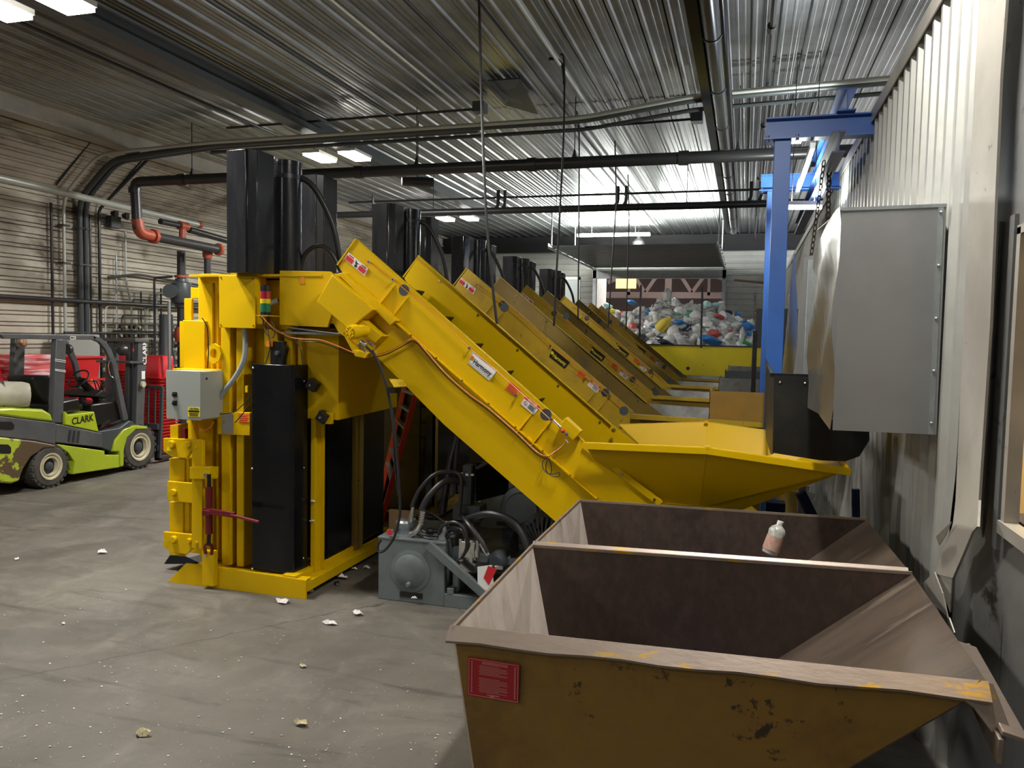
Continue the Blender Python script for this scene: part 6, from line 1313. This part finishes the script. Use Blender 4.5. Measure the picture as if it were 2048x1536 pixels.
p = PY(1334, 585, 24.6); o = item('jug', 'clear', (p.x, 24.7, p.z-.25), (0, 0, 0), 1.6); o['label'] = 'clear jug standing upright on the crest of the heap'; del o['group']
# ================================================================ litter on the floor
def scrap(px, py, s, m, lb, seed, z=0.0, y=None, nm='paper_scrap'):
    p = PZ(px, py, z) if y is None else PY(px, py, y); r = random.Random(seed); n = 9; mb = MB()
    r0 = [p+Vector((cos(k*2*pi/n)*s*(.6+.6*r.random()), sin(k*2*pi/n)*s*.6*(.6+.6*r.random()), .006+s*.5*r.random())) for k in range(n)]
    r1 = [p+(q-p)*.5+Vector((0, 0, s*.55*r.random()+.01)) for q in r0]; r2 = [p+(q-p)*.15+Vector((0, 0, s*.2)) for q in r0]
    mb.ring([r0, r1, r2], False); mb.ring([[q+Vector((0, 0, .002)) for q in r2], [p+Vector((0, 0, s*.3))]*n], False)
    return tag(mb.build(nm, m, ang=20), lb, 'litter')
for k, a in enumerate([(205, 1107, .06, 'paper', 'white crumpled paper on the floor left of the yellow baler'), (567, 1206, .075, 'paper', 'white crumpled wrapper in front of the baler base corner'), (660, 1249, .06, 'paper', 'flat white scrap between the baler and the power unit'), (716, 1231, .055, 'paper', 'white scrap standing up before the grey tank'),
             (604, 1451, .05, 'papertan', 'tan scrap at the lower middle of the floor'), (285, 1471, .05, 'papertan', 'tan folded scrap at the lower left of the floor'), (606, 1335, .03, 'papertan', 'small round yellowish cap on the open floor'), (622, 1185, .04, 'paper', 'white bottle scrap just beside the baler base corner'), (733, 1138, .05, 'paper', 'pale blue-white cup lid left of the grey tank'),
             (708, 1140, .04, 'paper', 'small white scrap beside the pale lid'), (685, 1158, .06, 'paper', 'crumpled white foil between the base rail and the tank'), (674, 1170, .045, 'black', 'black scrap next to the crumpled foil'), (34, 1120, .03, 'paper', 'small pale scrap at the left edge of the floor'), (127, 1249, .02, 'paper', 'tiny white chip on the left part of the floor')]):
    scrap(a[0], a[1], a[2], a[3], a[4], k)
for k, a in enumerate([(640, 1110, 'white wrapper lying on the yellow base rail'), (622, 1123, 'purple-edged wrapper on the baler base by the black cover'), (655, 1106, 'greenish wrapper farther along the base rail')]):
    scrap(a[0], a[1], .06, 'paper' if k < 2 else 'papertan', a[2], 40+k, z=.2)
for k, (a, b, lb) in enumerate([(626, 1005, 'white scrap caught high on the baler side post'), (624, 1045, 'white scrap caught low on the baler side post')]): scrap(a, b, .03, 'paper', lb, 60+k, y=6.49)
scrap(828, 1199, .03, 'paper', 'small torn label stuck at the slot of the grey tank', 70, y=6.40)
scrap(1660, 842, .03, 'paper', 'white scrap caught on the lower corner of the chute box', 71, y=5.5)
mb = MB(); r_ = random.Random(5)
for k in range(260):
    px, py = r_.uniform(0, 930), 1536-abs(r_.gauss(0, 1))*170
    if py < 1130: continue
    p = PZ(px, py, 0)
    if p.x > -1.35 and p.y > 3.1 or (-5.3 < p.x < -3.6 and p.y > 6.1): continue
    s = r_.choice([.003, .004, .006, .010]); a = r_.random()*3
    mb.add([p+Vector((cos(a+j*2.1)*s, sin(a+j*2.1)*s, .002+(.003 if j else 0))) for j in range(3)]+[p+Vector((0, 0, .006))], [(0, 1, 2), (0, 1, 3), (1, 2, 3), (2, 0, 3)])
tag(mb.build('floor_flecks', 'label'), 'tiny white flecks of debris sprinkled over the concrete floor', 'debris', kind='stuff')
# heap of dusty litter in the shade by the baler base
mb = MB()
for k in range(60):
    p = Vector((-3.55+.35*r_.random(), 7.4+.9*r_.random(), .02+.05*r_.random())); s = .03+.04*r_.random(); a = r_.random()*6
    mb.add([p+Vector((cos(a+j*1.6)*s, sin(a+j*1.6)*s, r_.random()*s)) for j in range(4)]+[p+Vector((0, 0, s))], [(0, 1, 4), (1, 2, 4), (2, 3, 4), (3, 0, 4)])
tag(mb.build('shaded_litter', 'paper', ang=10), 'loose paper litter gathered in the shade behind the baler base rail', 'debris', kind='stuff')
# booth: bags leaning inside the opening
t = thing('crumpled_sack', (1.5, 3.9, 1.6), 'tan crumpled sack with a clear bag bulging on top inside the lit opening', 'sack')
for nm, c, s, m, sd_ in [('sack_body', (1.45, 3.78, 1.62), (.2, .24, .13), 'tan', 21), ('plastic_bulge', (1.42, 3.80, 1.9), (.17, .2, .07), 'clear', 22), ('dark_cloth', (1.36, 3.72, 1.8), (.12, .14, .08), 'dark', 23)]:
    b_ = blob(sd_, *s); b_.v = [v+Vector(c) for v in b_.v]
    b_.build(nm, {'tan': mat('tan_cloth', (.33, .27, .20), .8), 'clear': PM['clear'], 'dark': 'ink'}[m], t, ang=50)
MB().box(1.26, 3.3, 2.7, 4.4, 0, 1.58).build('dark_bench_side', 'darkblue'); bpy.data.objects['dark_bench_side'].name = 'booth_bench'; tag(bpy.data.objects['booth_bench'], 'dark blue bench under the sack inside the booth opening', 'bench')
# ================================================================ lamps
def strip(p, q, name, label, m, power, wd=.14, group=None, hang=True, col=(1, .97, .92), up=0):
    p, q = Vector(p), Vector(q); c = (p+q)/2; d = (q-p)
    t = thing(name, c, label, 'lamp', group); u = d.normalized(); s = u.cross(Vector((0, 0, 1))).normalized()
    MB().bar(p+Vector((0, 0, .045)), q+Vector((0, 0, .045)), wd+.05, .05).build('housing', 'white', t)
    MB().bar(p, q, wd, .035).build('tube', m, t)
    if hang:
        mb = MB()
        for f in (.2, .8): x = p.lerp(q, f); mb.cyl(x+Vector((0, 0, .06)), Vector((x.x, x.y, 5.98)), .005, n=6)
        mb.build('hanger', 'steel', t)
    l = area(name+'_glow', c-Vector((0, 0, .05)), (d.length, wd) if abs(d.x) > abs(d.y) else (wd, d.length), power, col, (0, 0, 0), t)
    if up: area(name+'_upglow', c+Vector((0, 0, .08)), (d.length, wd) if abs(d.x) > abs(d.y) else (wd, d.length), up, col, (pi, 0, 0), t)
    return t
LG = 'added fill lamps behind the camera'
lamps = [(5.5, 'top left of the picture'), (13.0, 'above the nearest black cylinder covers'), (20.5, 'far down the rail')]
for y_, w_ in lamps:
    for s_, ss in ((-7.42, 'left'), (-6.72, 'right')):
        dxx = [0, -.12, -.6][[5.5, 13.0, 20.5].index(y_)]
        zz = 5.2 if y_ < 6 else 5.56; s2 = s_+dxx+(.95 if y_ < 6 else 0)
        strip((s2, y_-.33, zz), (s2, y_+.33, zz), 'ceiling_lamp', 'bright lamp on the %s side of the rail, %s' % (ss, w_), 'lamp', LK['near'] if y_ < 6 else LK['rail'], .30)
for y_ in (-.5, -5):  # unseen rail lamps, added as low fill from behind
    for s_ in (-7.4, -6.7): strip((s_, y_-.33, 5.56), (s_, y_+.33, 5.56), 'ceiling_lamp', 'added fill lamp under the rail behind the camera', 'lamp', LK['rear'], .30, LG)
for x_, y_ in ((.15, 4.35), (-1.9, -3.5)):  # the second lamp is unseen, added behind the camera as fill
    strip((x_, y_-.6, 5.5), (x_, y_+.6, 5.5), 'strip_lamp', 'bright strip lamp under the ceiling %s' % ('over the near steel hoppers' if y_ > 0 else 'behind the camera, added for fill'), 'lamp', LK['key'] if y_ > 0 else LK['rear'], .2)
struct(MB().box(-7.2, -6.95, YN, 21, 5.70, 5.80).box(-7.12, -7.03, YN, 21, 5.80, 5.99), 'beam_lamp_rail', 'greydark', 'dark rail under the ceiling between the paired lamps')
a, b = PY(1155, 466, 25.0), PY(1300, 470, 25.0)
strip((a.x, 25.0, 5.62), (b.x, 25.0, 5.62), 'strip_lamp', 'long lit strip lamp across the far end of the ceiling', 'lampcool', LK['far'], .16, col=(.96, 1, .9), up=LK['far_up'])
a = PY(1568, 415, 10.6); b = PY(1640, 415, 10.6); strip((a.x, 10.6, a.z), (b.x+.02, 10.6, b.z), 'strip_lamp', 'short lit strip lamp hanging right of the blue column', 'lampcool', LK['right'], .10, col=(.96, 1, .92), up=LK['right_up'])
q = PY(1277, 490, 26.5); t = thing('dome_lamp', q, 'small dome lamp hanging near the far strip lamp', 'lamp')
MB().lathe(q, q+Vector((0, 0, .28)), [(0, .2), (.4, .19), (.8, .08), (1, .05)], 20).build('shade', 'galv', t); MB().lathe(q-Vector((0, 0, .03)), q, [(0, .1), (1, .17)], 20).build('lens', 'lampcool', t)
MB().cyl(q+Vector((0, 0, .28)), Vector((q.x, q.y, 5.98)), .008, n=6).build('hanger', 'steel', t)

for x_ in (-4.2, -1.7):  # unseen uplights, added to brighten the ceiling over the door
    strip((x_-.7, 23.6, 5.0), (x_+.7, 23.6, 5.0), 'strip_lamp', 'added hidden uplight above the raised sectional door, %s' % ('toward the conveyors' if x_ < -3 else 'toward the blue column'), 'lampcool', 5, .1, hang=False, col=(.97, 1, .93), up=LK['far_up']*.42)
